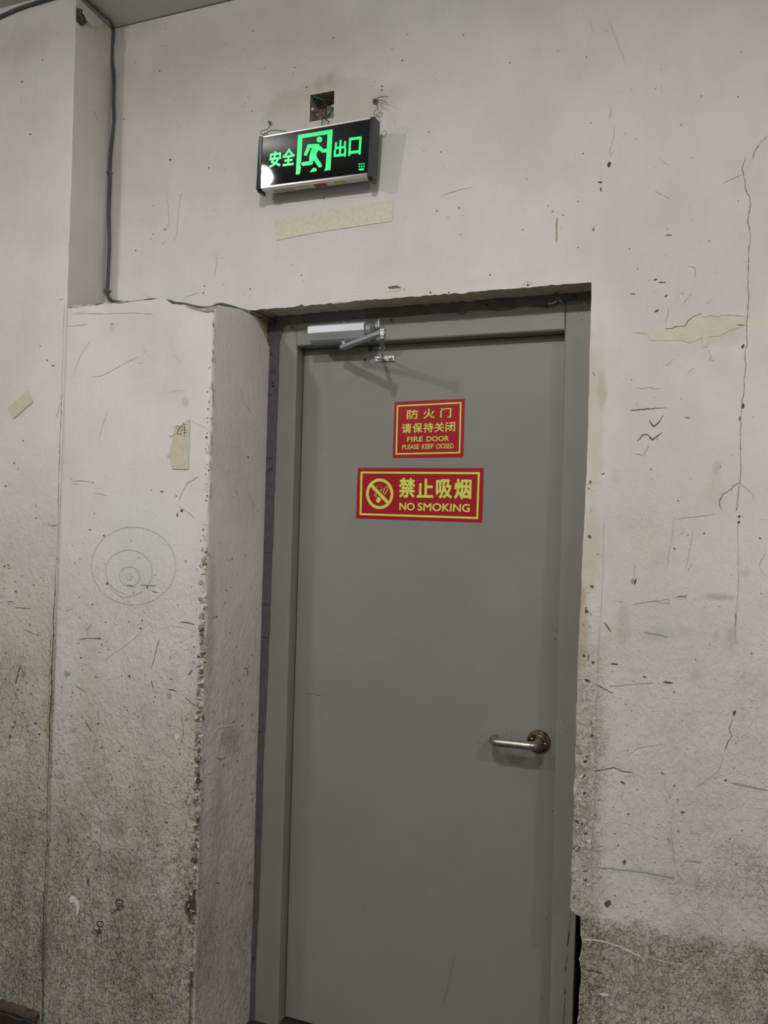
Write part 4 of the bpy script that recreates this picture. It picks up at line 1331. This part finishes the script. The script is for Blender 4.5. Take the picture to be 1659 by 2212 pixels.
mb = MB()
mb.tube([el2, mid, mid + (sk - el2) * 0.02], [0.0062, 0.0062, 0.0062], 'silver_dark', 14)
mb.lathe(el2 + np.array([0, 0, 0.003]), (0, 0, -1), [(0, 0.0075), (0.008, 0.0075), (0.0095, 0.005)], 'silver_dark', 18)
own(mb.build('forearm'), dc)
mb = MB()
mb.tube([mid, sk + (el2 - sk) * 0.12, sk], [0.0042, 0.0042, 0.0046], 'bright', 12)
mb.tube([mid - (sk - el2) * 0.0, mid + (sk - el2) * 0.06], [0.0075, 0.0065], 'bright', 8)
own(mb.build('adjusting_rod'), dc)
# shoe on the leaf
pl = [hy(x, y, YL - 0.004) for x, y in ((809, 769.5), (851.5, 768), (851.5, 780), (810, 782))]
mb = MB()
mb.prism(pl, (0, 0.004, 0), 'bright')
ctr = (pl[0] + pl[2]) / 2
mb.prism([ctr + np.array(q) for q in ((-0.009, 0, -0.006), (0.006, 0, -0.006), (0.006, 0, 0.008), (0.001, 0, 0.011), (-0.006, 0, 0.009))], (0, -0.020, 0), 'bright')
shoe = own(mb.build('shoe', None, 0.0008), dc)
for x, y in ((818, 776), (845.5, 774)):
    mb = MB()
    c_ = hy(x, y, YL - 0.004)
    mb.lathe(c_, (0, -1, 0), [(0, 0.0042), (0.0012, 0.0042), (0.002, 0.003)], 'silver_dark', 16)
    mb.box((c_[0] - 0.0025, c_[1] - 0.0024, c_[2] - 0.0006), (c_[0] + 0.0025, c_[1] - 0.0019, c_[2] + 0.0006), 'void')
    mb.build('screw', shoe)
# angled tab behind the elbow
mb = MB()
t0 = hy(811, 698, YF)
t1 = hy(824, 697, YF)
mb.box((t0[0], YF - 0.006, t0[2] - 0.018), (t1[0], YF, t0[2] + 0.004), 'silver')
mb.box((t1[0] - 0.004, YF - 0.020, t0[2] - 0.018), (t1[0], YF - 0.006, t0[2] + 0.004), 'silver')
mtab = own(mb.build('mounting_tab', None, 0.0006), dc)
mb = MB()
mb.lathe(hy(815.5, 705, YF - 0.006), (0, -1, 0), [(0, 0.0038), (0.002, 0.0038), (0.0028, 0.0025)], 'brass', 14)
mb.build('brass_screw', mtab)
tag(dc, 'silver hydraulic door closer with folding arm fixed to the frame head', 'door closer')


# ------------------------------------------------------------------ lettering
def text_mesh(body, bold=0.0):
    c = bpy.data.curves.new('lettering', 'FONT')
    c.body = body
    c.offset = bold
    c.resolution_u = 4
    ob = bpy.data.objects.new('lettering', c)
    COL.objects.link(ob)
    bpy.context.view_layer.update()
    dg = bpy.context.evaluated_depsgraph_get()
    me = bpy.data.meshes.new_from_object(ob.evaluated_get(dg))
    v = np.array([q.co[:2] for q in me.vertices])
    f = [tuple(p.vertices) for p in me.polygons]
    bpy.data.objects.remove(ob)
    bpy.data.meshes.remove(me)
    bpy.data.curves.remove(c)
    return v, f


def quad_text(mb, body, quad, surf, mname, bold=0.0, spacing=None):
    """lettering stretched over four pixel corners (TL, TR, BR, BL) of a surface"""
    v, f = text_mesh(body)
    lo, hi = v.min(0), v.max(0)
    u = (v - lo) / (hi - lo)
    tl, tr, br, bl = (np.array(q, float) for q in quad)
    out = []
    for a, b in u:
        p = (bl * (1 - a) + br * a) * (1 - b) + (tl * (1 - a) + tr * a) * b
        out.append(surf(p[0], p[1]))
    mb.add(out, f, mname)
    if bold:
        # heavier weight: every outline edge gets a rounded stroke of the surface's own width
        size = np.linalg.norm(surf(*tl) - surf(*bl))
        r = bold * size
        out = [np.asarray(p) for p in out]
        n = np.cross(surf(*tr) - surf(*tl), surf(*bl) - surf(*tl))
        n /= np.linalg.norm(n)
        cnt = {}
        for poly in f:
            for i in range(len(poly)):
                e = (poly[i], poly[(i + 1) % len(poly)])
                k = (min(e), max(e))
                cnt[k] = cnt.get(k, 0) + 1
        for k_, ((i, j), c_) in enumerate(cnt.items()):
            if c_ != 1:
                continue
            up_ = -n * (2e-5 + 1e-6 * (k_ % 280))
            d = out[j] - out[i]
            L = np.linalg.norm(d)
            if L < 1e-7:
                continue
            d = d / L
            s_ = np.cross(n, d) * r
            e_ = d * r
            q = [out[i] - s_, out[i] - e_, out[i] + s_, out[j] + s_, out[j] + e_, out[j] - s_]
            mb.add([p + up_ for p in q], [(0, 1, 2, 3, 4, 5)], mname)


def z3(x, y):
    return 750 + x / 5.184, 840 + y / 5.184


def leaf(h):
    return lambda x, y: hy(x, y, YL - h)


def rim(mb, outer, inner, surf, mname):
    P = [surf(*q) for q in outer] + [surf(*q) for q in inner]
    mb.add(P, [(i, (i + 1) % 4, (i + 1) % 4 + 4, i + 4) for i in range(4)], mname)


def row(*q):
    return [z3(*p) for p in q]


# upper sticker
st = empty('fire_door_sticker', hy(925, 925, YL))
mb = MB()
mb.prism([leaf(0.0006)(*z3(*p)) for p in ((530, 147), (1320, 110), (1300, 768), (510, 773))], (0, 0.0005, 0), 'red_vinyl')
own(mb.build('backing'), st)
mb = MB()
rim(mb, row((555, 183), (1281, 147), (1266, 722), (540, 737)), row((572, 200), (1262, 165), (1249, 705), (558, 720)), leaf(0.0009), 'yellow_print')
own(mb.build('border', None, 0, False), st)
mb = MB()
for ch, q in (('防', ((672, 238), (795, 230), (792, 334), (668, 340))), ('火', ((855, 228), (980, 222), (978, 326), (853, 332))), ('门', ((1046, 215), (1165, 212), (1162, 318), (1044, 322)))):
    quad_text(mb, ch, row(*q), leaf(0.0009), 'yellow_print', 0.022)
for i, ch in enumerate('请保持关闭'):
    x = 614 + i * 122.5
    y = 392 - i * 4.6
    quad_text(mb, ch, row((x, y), (x + 104, y - 5), (x + 102, y + 100), (x - 2, y + 105)), leaf(0.0009), 'yellow_print', 0.022)
quad_text(mb, 'FIRE', row((674, 540), (846, 534), (844, 586), (672, 592)), leaf(0.0009), 'yellow_print', 0.03)
quad_text(mb, 'DOOR', row((892, 533), (1138, 527), (1136, 582), (890, 588)), leaf(0.0009), 'yellow_print', 0.03)
quad_text(mb, 'PLEASE', row((618, 626), (805, 621), (803, 672), (616, 678)), leaf(0.0009), 'yellow_print', 0.02)
quad_text(mb, 'KEEP', row((838, 620), (965, 616), (963, 668), (836, 672)), leaf(0.0009), 'yellow_print', 0.02)
quad_text(mb, 'CIOSED', row((996, 617), (1192, 612), (1190, 664), (994, 670)), leaf(0.0009), 'yellow_print', 0.02)
own(mb.build('lettering', None, 0, False), st)
tag(st, 'upper red sticker on the door reading FIRE DOOR PLEASE KEEP CIOSED with thin border', 'sticker')

# lower sticker
st = empty('no_smoking_sticker', hy(906, 1070, YL))
mb = MB()
mb.prism([leaf(0.0006)(*z3(*p)) for p in ((120, 886), (1530, 884), (1522, 1200), (1512, 1498), (800, 1474), (100, 1450), (108, 1100))], (0, 0.0005, 0), 'red_vinyl')
own(mb.build('backing'), st)
mb = MB()
rim(mb, row((150, 926), (1486, 932), (1466, 1458), (138, 1413)), row((172, 947), (1463, 956), (1445, 1434), (160, 1392)), leaf(0.0009), 'yellow_print')
own(mb.build('border', None, 0, False), st)
mb = MB()
for i, (ch, q) in enumerate((('禁', ((588, 1000), (758, 1003), (752, 1213), (584, 1212))), ('止', ((786, 1010), (962, 1012), (958, 1214), (782, 1212))), ('吸', ((1002, 1018), (1172, 1020), (1168, 1222), (998, 1220))), ('烟', ((1206, 1012), (1388, 1014), (1382, 1230), (1202, 1226))))):
    quad_text(mb, ch, row(*q), leaf(0.0009), 'yellow_print', 0.032)
quad_text(mb, 'NO', row((588, 1275), (754, 1279), (752, 1360), (586, 1356)), leaf(0.0009), 'yellow_print', 0.035)
quad_text(mb, 'SMOKING', row((792, 1278), (1372, 1292), (1368, 1378), (788, 1362)), leaf(0.0009), 'yellow_print', 0.035)
own(mb.build('lettering', None, 0, False), st)
mb = MB()


def zarc(cx_, cy_, rx, ry, a0, a1, n):
    return [(cx_ + rx * math.cos(math.radians(a0 + (a1 - a0) * k / n)), cy_ + ry * math.sin(math.radians(a0 + (a1 - a0) * k / n))) for k in range(n + 1)]


def zstroke(mb, pts, w, surf, mname, conv=z3):
    """thick polyline in zoom pixels with round ends"""
    for i in range(len(pts) - 1):
        (ax, ay), (bx, by) = pts[i], pts[i + 1]
        th = math.atan2(by - ay, bx - ax)
        poly = [(ax + w / 2 * math.cos(th + math.pi / 2 + math.pi * k / 8), ay + w / 2 * math.sin(th + math.pi / 2 + math.pi * k / 8)) for k in range(9)]
        poly += [(bx + w / 2 * math.cos(th - math.pi / 2 + math.pi * k / 8), by + w / 2 * math.sin(th - math.pi / 2 + math.pi * k / 8)) for k in range(9)]
        P = [surf(*conv(*q)) for q in poly]
        mb.add(P, [tuple(range(len(P)))], mname)


o_, i_ = zarc(364, 1175, 153, 172, 0, 360, 48), zarc(364, 1175, 122, 138, 0, 360, 48)
P = [leaf(0.0009)(*z3(*q)) for q in o_[:-1] + i_[:-1]]
mb.add(P, [(k, (k + 1) % 48, (k + 1) % 48 + 48, k + 48) for k in range(48)], 'yellow_print')
zstroke(mb, [(272, 1080), (452, 1270)], 36, leaf(0.0010), 'yellow_print')
zstroke(mb, [(400, 1165), (422, 1105), (440, 1092), (458, 1102), (458, 1120), (416, 1185)], 9, leaf(0.0009), 'yellow_print')
zstroke(mb, zarc(360, 1110, 30, 30, 200, 380, 10) + [(378, 1145)], 9, leaf(0.0009), 'yellow_print')
q = [(345, 1205), (382, 1232), (358, 1276), (338, 1274), (320, 1258)]
P = [leaf(0.0009)(*z3(*p)) for p in q]
mb.add(P, [tuple(range(5))], 'yellow_print')
zstroke(mb, [(318, 1160), (328, 1185), (318, 1205), (328, 1220)], 9, leaf(0.0009), 'yellow_print')
zstroke(mb, [(305, 1185), (316, 1212), (324, 1216)], 8, leaf(0.0009), 'yellow_print')
zstroke(mb, [(288, 1130), (293, 1134)], 8, leaf(0.0009), 'yellow_print')
own(mb.build('prohibition_symbol', None, 0, False), st)
tag(st, 'lower wide red sticker on the door reading NO SMOKING with a barred cigarette', 'sticker')

# ------------------------------------------------------------------ exit sign
def z1(x, y):
    return 520 + x / 4.366, 160 + y / 4.366


TILT = math.radians(6.8)                   # hangs with its top edge leaning out
SN = np.array([0.0, -math.cos(TILT), -math.sin(TILT)])
SP0 = hy(*z1(730, 740), -0.078)


def spl(h=0.0):
    return lambda x, y: hit(x, y, SP0 + SN * h, SN)


def sz1(h=0.0):
    return lambda x, y: spl(h)(*z1(x, y))


BACK = -SN * 0.040                          # thickness of the housing
es = empty('exit_sign', SP0)
front = sz1(0)
tl, tr, br, bl = front(205, 600), front(1235, 424), front(1205, 937), front(185, 1062)
mb = MB()
mb.prism([front(200, 600), front(1238, 426), front(1206, 940), front(182, 1064)], BACK * 0.9, 'acrylic')
own(mb.build('panel'), es)
mb = MB()
mb.prism([front(212, 583), front(1225, 405), front(1227, 424), front(210, 602)], BACK, 'alu')
own(mb.build('top_rail', None, 0.001), es)
# bottom rail: front lip, then an underside running back to the wall
mb = MB()
a, b, c_, d = front(186, 1058), front(1195, 928), front(1196, 944), front(190, 1080)
down = np.array([0, 0, -0.004])
a2, b2 = d + BACK * 0.25 + down, c_ + BACK * 0.25 + down
a3, b3 = d + BACK, c_ + BACK
a3, b3 = a3 + np.array([0, 0, -0.004]), b3 + np.array([0, 0, -0.004])
a4, b4 = a + BACK, b + BACK
mb.add([a, b, c_, d, a2, b2, a3, b3, a4, b4], [(0, 1, 2, 3), (3, 2, 5, 4), (4, 5, 7, 6), (6, 7, 9, 8), (8, 9, 1, 0), (0, 3, 4, 6, 8), (1, 9, 7, 5, 2)], 'alu')
rail = own(mb.build('bottom_rail', None, 0.0006), es)
# black end caps
caps = []
for q in (((176, 585), (208, 592), (182, 1085), (150, 1085)), ((1224, 408), (1268, 400), (1240, 968), (1196, 965))):
    mb = MB()
    p = [front(*k) for k in q]
    tz_ = np.array([0, 0, 0.0])
    pr = [p[0] + SN * 0.0025, p[1] + SN * 0.0025, p[2] + SN * 0.0025, p[3] + SN * 0.0025]
    lowv = np.array([0, 0, -0.009])
    # each cap: extruded block with a chamfered bottom rear corner
    mb.prism(pr, BACK * 1.1, 'black_plastic')
    mb.prism([p[3] + SN * 0.0025, p[2] + SN * 0.0025, p[2] + lowv + BACK * 0.25, p[3] + lowv + BACK * 0.25], BACK * 0.75, 'black_plastic')
    caps.append(own(mb.build('end_cap', None, 0.0015), es))
# green backlit parts
gl = sz1(0.0009)
for pair in range(2):
  mb = MB()
  for ch, q in (('安', ((278, 738), (382, 724), (374, 866), (268, 880))), ('全', ((402, 712), (510, 700), (500, 852), (394, 866))), ('出', ((888, 634), (996, 620), (988, 774), (880, 788))), ('口', ((1026, 606), (1136, 592), (1126, 754), (1018, 768)))):
    if (ch in '安全') == (pair == 0):
        quad_text(mb, ch, [z1(*p) for p in q], spl(0.0009), 'green_glow', 0.038)
  own(mb.build('lettering', None, 0, False), es)
mb = MB()
fp = [(540, 574), (868, 520), (847, 904), (786, 914), (799, 882), (806, 790), (818, 568), (582, 606), (571, 826), (560, 850), (568, 882), (557, 944), (519, 949)]
P = [gl(*q) for q in fp]
mb.add(P, [(0, 1, 6, 7), (1, 2, 5, 6), (2, 3, 4, 5), (0, 7, 8), (0, 8, 9), (0, 9, 12), (9, 10, 11, 12)], 'green_glow')
own(mb.build('doorway_pictogram', None, 0, False), es)
mb = MB()
P = [gl(742 + 27 * math.cos(t), 618 + 29 * math.sin(t)) for t in np.linspace(0, 2 * math.pi, 25)[:-1]]
mb.add(P, [tuple(range(24))], 'green_glow')
for k, (pts, w) in enumerate((([(612, 756), (644, 684)], 32), ([(640, 680), (728, 676)], 36), ([(716, 690), (690, 730), (676, 790)], 62), ([(728, 680), (772, 724), (814, 722)], 36), ([(668, 780), (662, 838), (590, 848)], 38), ([(690, 770), (712, 810), (746, 862)], 40))):
    zstroke(mb, pts, w, spl(0.0010 + 0.00004 * k), 'green_glow', z1)
P = [gl(*q) for q in ((648, 928), (672, 896), (688, 882), (704, 884), (719, 900), (712, 916))]
mb.add(P, [tuple(range(6))], 'green_glow')
own(mb.build('running_figure', None, 0, False), es)
mb = MB()
for r_ in range(3):
    for k in range(3):
        x, y = 1110 + k * 22, 842 + r_ * 24 - k * 2
        if r_ < 2:
            zstroke(mb, [(x + 2, y + 4), (x + 12, y + 3)], 7, spl(0.0009), 'green_glow', z1)
            zstroke(mb, [(x + 6, y + 12), (x + 12, y + 13)], 6, spl(0.0009), 'green_glow', z1)
            zstroke(mb, [(x + 12, y + 4), (x + 8, y + 16)], 4, spl(0.0009), 'green_glow', z1)
P = [gl(*q) for q in ((1108, 893), (1164, 887), (1163, 906), (1130, 911), (1112, 906))]
mb.add(P, [tuple(range(5))], 'green_glow')
own(mb.build('small_emblem', None, 0, False), es)
# labels on the underside of the bottom rail
nu = np.cross(b2 - a2, a3 - a2)
nu /= np.linalg.norm(nu)
if nu[2] > 0:
    nu = -nu


def under(x, y, h=0.0006):
    return hit(*z1(x, y), a2 + nu * h, nu)


def spanq(u0, u1, v0, v1, h=0.0006):
    f_ = lambda u, v: (a2 * (1 - u) + b2 * u) * (1 - v) + (a3 * (1 - u) + b3 * u) * v + nu * h
    return [f_(u0, v0), f_(u1, v0), f_(u1, v1), f_(u0, v1)]


for nm, u0, u1, m_ in (('white_label', 0.08, 0.45, 'paper_white'), ('red_label', 0.485, 0.60, 'label_red'), ('yellow_label', 0.675, 0.775, 'label_yellow')):
    mb = MB()
    mb.add(spanq(u0, u1, 0.08, 0.85), [(0, 1, 2, 3)], m_)
    if nm == 'white_label':
        for r_ in range(2):
            u = 0.10
            while u < 0.29:
                w_ = random.uniform(0.008, 0.02)
                mb.add(spanq(u, u + w_, 0.25 + r_ * 0.28, 0.38 + r_ * 0.28, 0.0009), [(0, 1, 2, 3)], 'label_ink')
                u += w_ + 0.006
        for (p0, p1, q0, q1) in ((0.34, 0.43, 0.15, 0.2), (0.34, 0.43, 0.75, 0.8), (0.34, 0.344, 0.15, 0.8), (0.426, 0.43, 0.15, 0.8)):
            mb.add(spanq(p0, p1, q0, q1, 0.0009), [(0, 1, 2, 3)], 'label_ink')
    lab_ = mb.build(nm, rail, 0, False)
    lab_['label'] = nm.replace('_', ' ') + ' under the rail'
tag(es, 'hanging black emergency exit sign with glowing green running figure above the door', 'exit sign')

# rings and hanging wires
ring_l, ring_r = front(210, 560) + BACK * 0.4, front(1290, 372) + BACK * 0.4


def ring(c_, r, tiltv, mname, w=0.0014):
    mb = MB()
    e1 = np.array([1.0, 0, 0])
    e2 = np.array(tiltv, float)
    e2 /= np.linalg.norm(e2)
    pts = [c_ + r * (e1 * math.cos(t) + e2 * math.sin(t)) for t in np.linspace(0, 2 * math.pi, 25)]
    mb.tube(pts, w, mname, 8, False)
    return mb


rl = ring(ring_l, 0.0065, (0, -0.3, 1), 'wire_grey')
rl.build('hanging_ring', caps[0])
rr = ring(front(1290, 362) + BACK * 0.4, 0.0078, (0, 0.2, 1), 'steel')
rr.build('hanging_ring', caps[1])
al, ar = F_BACK.at(*z1(282, 466), 0.0), F_BACK.at(*z1(1272, 262), 0.0)
for (c_, sz_, rot_) in ((al, 0.0058, 0), (ar, 0.0085, 1)):
    mb = MB()
    mb.lathe(c_ + np.array([0, -0.001, 0]), (0, -1, 0), [(0, sz_), (0.002, sz_ * 0.8), (0.003, sz_ * 0.5), (0.012, sz_ * 0.42), (0.013, sz_ * 0.3)], 'silver_dark' if rot_ == 0 else 'clip', 10)
    tag(mb.build('wall_anchor'), 'left metal wall anchor above the exit sign corner' if rot_ == 0 else 'right wall anchor with loose wire ends above the exit sign', 'wall anchor', 'wall anchors above the exit sign')
mb = MB()
y1 = -0.012
mb.tube(smooth_path([hy(*z1(268, 452), y1), hy(*z1(280, 462), y1 - 0.004), hy(*z1(268, 500), -0.02), hy(*z1(244, 524), -0.035), hy(*z1(206, 532), -0.05), hy(*z1(188, 556), -0.055), ring_l], 6), 0.0011, 'wire_grey', 8)
mb.tube(smooth_path([ring_l, hy(*z1(245, 560), -0.06), hy(*z1(265, 540), -0.055), hy(*z1(310, 530), -0.045), hy(*z1(370, 533), -0.04), hy(*z1(430, 540), -0.045)], 6), 0.0011, 'wire_grey', 8)
tag(mb.build('hanging_wire'), 'thin grey wire tying the left end of the exit sign to its anchor', 'wire', 'wires holding the exit sign')
mb = MB()
mb.tube(smooth_path([hy(*z1(1385, 213), -0.035), hy(*z1(1320, 215), -0.025), hy(*z1(1288, 232), -0.016), hy(*z1(1280, 262), -0.014), hy(*z1(1284, 300), -0.03), hy(*z1(1288, 330), -0.05), hy(*z1(1270, 345), -0.056), hy(*z1(1256, 362), -0.058), hy(*z1(1268, 384), -0.058), hy(*z1(1290, 384), -0.058)], 6), 0.0010, 'wire_grey', 8)
mb.tube(smooth_path([hy(*z1(1280, 255), -0.014), hy(*z1(1320, 245), -0.025), hy(*z1(1380, 270), -0.035)], 6), 0.0009, 'wire_grey', 8)
tag(mb.build('hanging_wire'), 'thin grey wire with two loose ends holding the right end of the exit sign', 'wire', 'wires holding the exit sign')

# wiring in the open recess
mb = MB()
mb.tube(smooth_path([hy(*z1(680, 222), 0.02), hy(*z1(720, 225), 0.012), hy(*z1(755, 240), 0.02), hy(*z1(795, 250), 0.03)], 6), [0.0035] * 18 + [0.0025], 'wire_green', 10)
tag(mb.build('taped_joint'), 'green taped wire joint at the top of the wall recess', 'wire joint')
mb = MB()
mb.tube(smooth_path([hy(*z1(795, 250), 0.03), hy(*z1(785, 300), 0.02), hy(*z1(768, 350), 0.01), hy(*z1(772, 395), -0.005), hy(*z1(800, 425), -0.03), hy(*z1(825, 445), -0.05), hy(*z1(823, 470), -0.058)], 6), 0.0016, 'wire_red', 8)
mb.tube(smooth_path([hy(*z1(795, 246), 0.03), hy(*z1(840, 236), 0.03), hy(*z1(872, 222), 0.03)], 6), 0.0014, 'wire_red', 8)
tag(mb.build('electrical_wire'), 'red wire running from the recess into the exit sign', 'wire')
mb = MB()
mb.tube(smooth_path([hy(*z1(790, 405), 0.0), hy(*z1(775, 412), -0.01), hy(*z1(768, 440), -0.04), hy(*z1(764, 482), -0.058)], 6), 0.0015, 'wire_blue', 8)
tag(mb.build('electrical_wire'), 'blue wire dropping from the recess into the exit sign', 'wire')
mb = MB()
mb.tube(smooth_path([hy(*z1(868, 318), 0.015), hy(*z1(855, 352), 0.008), hy(*z1(835, 385), 0.002), hy(*z1(815, 402), -0.004), hy(*z1(790, 406), -0.006)], 6), [0.0018] * 10 + [0.0034] * 8 + [0.003] * 6 + [0.0016], 'wire_green', 8)
tag(mb.build('taped_joint'), 'teal wire joint hanging at the lower right of the wall recess', 'wire joint')
for (x, y), lb in (((678, 330), 'screw lug on the left side of the wall recess'), ((869, 301), 'screw lug on the right side of the wall recess')):
    mb = MB()
    c_ = hy(*z1(x, y), 0.004)
    mb.lathe(c_, (0, -1, 0), [(-0.004, 0.0045), (0.0, 0.0045), (0.001, 0.0038), (0.001, 0.0022), (-0.001, 0.002)], 'paper_white', 14)
    tag(mb.build('screw_lug'), lb, 'screw lug', 'screw lugs of the recess')

# ------------------------------------------------------------------ tapes on the walls


def sheet(name, F, pts, mname, label, cat, h=0.0028, parts=None):
    mb = MB()
    P = [F.at(x, y, h) for x, y in pts]
    mb.prism(P, -F.n * (h - 0.0012), mname)
    return tag(mb.build(name), label, cat)


t = sheet('masking_tape', F_BLK, [(376, 919), (389, 919), (400, 912), (411, 904), (411, 918), (408, 1014), (374, 1013), (370, 1006), (370, 992), (362, 985), (368, 974), (371, 962), (373, 950), (378, 935)], 'tape',
          'torn upright strip of masking tape with black handwriting on the plaster block', 'tape')
mb = MB()
for st_ in ([(367, 942), (371, 943), (376, 941), (380, 936)], [(384, 919), (387, 922)], [(382, 925), (385, 927)], [(389, 923), (383, 938)], [(388, 923), (393, 922)], [(391, 925), (385, 932), (385, 938), (392, 938)],
            [(397, 913), (399, 917)], [(394, 919), (403, 917)], [(395, 919), (392, 941)], [(397, 924), (403, 923)], [(396, 930), (404, 928)], [(400, 920), (400, 943)], [(397, 936), (405, 934)]):
    ribbon(mb, F_BLK, st_, 1.15 * mm, 'ink', 0.0034, 0.1, 3.0, False)
o = mb.build('handwriting', t, 0, False)
sheet('masking_tape', F_COL, [(17, 882), (40, 862), (61, 844), (66, 852), (72, 868), (50, 888), (30, 905), (23, 890)], 'tape', 'small slanted piece of masking tape on the left wall', 'tape')
sheet('tape_strip', F_BACK, [(592, 476), (640, 467), (720, 453), (790, 442), (849, 431), (850, 440), (847, 478), (780, 488), (700, 500), (650, 509), (597, 520), (595, 500)], 'residue', 'wide pale yellowed tape strip on the wall under the exit sign', 'tape', 0.0016)

# ------------------------------------------------------------------ grey cable and clips
cab = MB()
zc_ = CEIL - 0.008
pts = [np.array([-3.95, YC - 0.009, 2.93]), np.array([-3.0, YC - 0.009, 2.955]), hit(-160, 110, (0, YC - 0.008, 0), (0, 1, 0)), hit(0, 36, (0, YC - 0.007, 0), (0, 1, 0)), hit(50, 15, (0, YC - 0.007, 0), (0, 1, 0)), hit(90, 2, (0, YC - 0.008, 0), (0, 1, 0)),
       hit(130, -12, (0, YC - 0.012, 0), (0, 1, 0)), hx(172, -13, XC + 0.008), hx(188, 2, XC + 0.008), hx(205, 16, XC + 0.008), hx(222, 32, XC + 0.007), hx(238, 47, XC + 0.009)]
pts += [hy(244, 60, -0.010), hy(245, 75, -0.008), hy(242, 100, -0.008), hy(242, 130, -0.007), hy(246, 165, -0.007), hy(245, 220, -0.007), hy(246, 255, -0.007), hy(242, 300, -0.007), hy(238, 345, -0.008), hy(237, 400, -0.007), hy(235, 460, -0.008),
        hy(236, 520, -0.007), hy(234, 580, -0.008), hy(232, 620, -0.008), hy(232, 634, -0.009), hy(237, 645, -0.008), hy(250, 652, -0.006), hy(300, 656, -0.004)]
cab.tube(smooth_path(pts, 6), 0.0052, 'cable', 10)
pts = [hy(300, 656, -0.004), hy(350, 650, -0.008), hy(366, 650, -0.02), hy(380, 655, -0.03), hy(400, 657, -0.03), hy(430, 664, -0.02), hy(455, 664, -0.02), hy(475, 657, -0.03), hy(500, 662, -0.03), hy(525, 670, -0.02), hy(545, 676, -0.01), hy(565, 684, 0.02), hy(583, 692, 0.06), hy(592, 696, 0.085)]
cab.tube(smooth_path(pts, 6), 0.0042, 'cable', 10)
tag(cab.build('cable'), 'grey cable run along the ceiling and down the corner beside the column', 'cable')
for (x, y), lb, bent in (((243, 57), 'cable clip at the top of the corner under the ceiling', 0.009), ((237, 374), 'cable clip halfway down the corner cable', 0.0065), ((233, 629), 'cable clip at the foot of the corner cable above the block', 0.008)):
    mb = MB()
    c_ = hy(x, y, -0.004)
    s_ = bent
    mb.prism([c_ + np.array([-s_, 0, -s_ * 0.55]), c_ + np.array([s_, 0, -s_ * 0.55]), c_ + np.array([s_, 0, s_ * 0.55]), c_ + np.array([-s_, 0, s_ * 0.55])], (0, -0.010, 0), 'clip')
    mb.lathe(c_ + np.array([s_ * 1.25, 0.004, 0]), (0, -1, 0), [(0, 0.0025), (0.008, 0.0025), (0.0085, 0.0035), (0.0105, 0.003)], 'silver_dark', 10)
    tag(mb.build('cable_clip', None, 0.0012), lb, 'cable clip', 'clips on the corner cable')
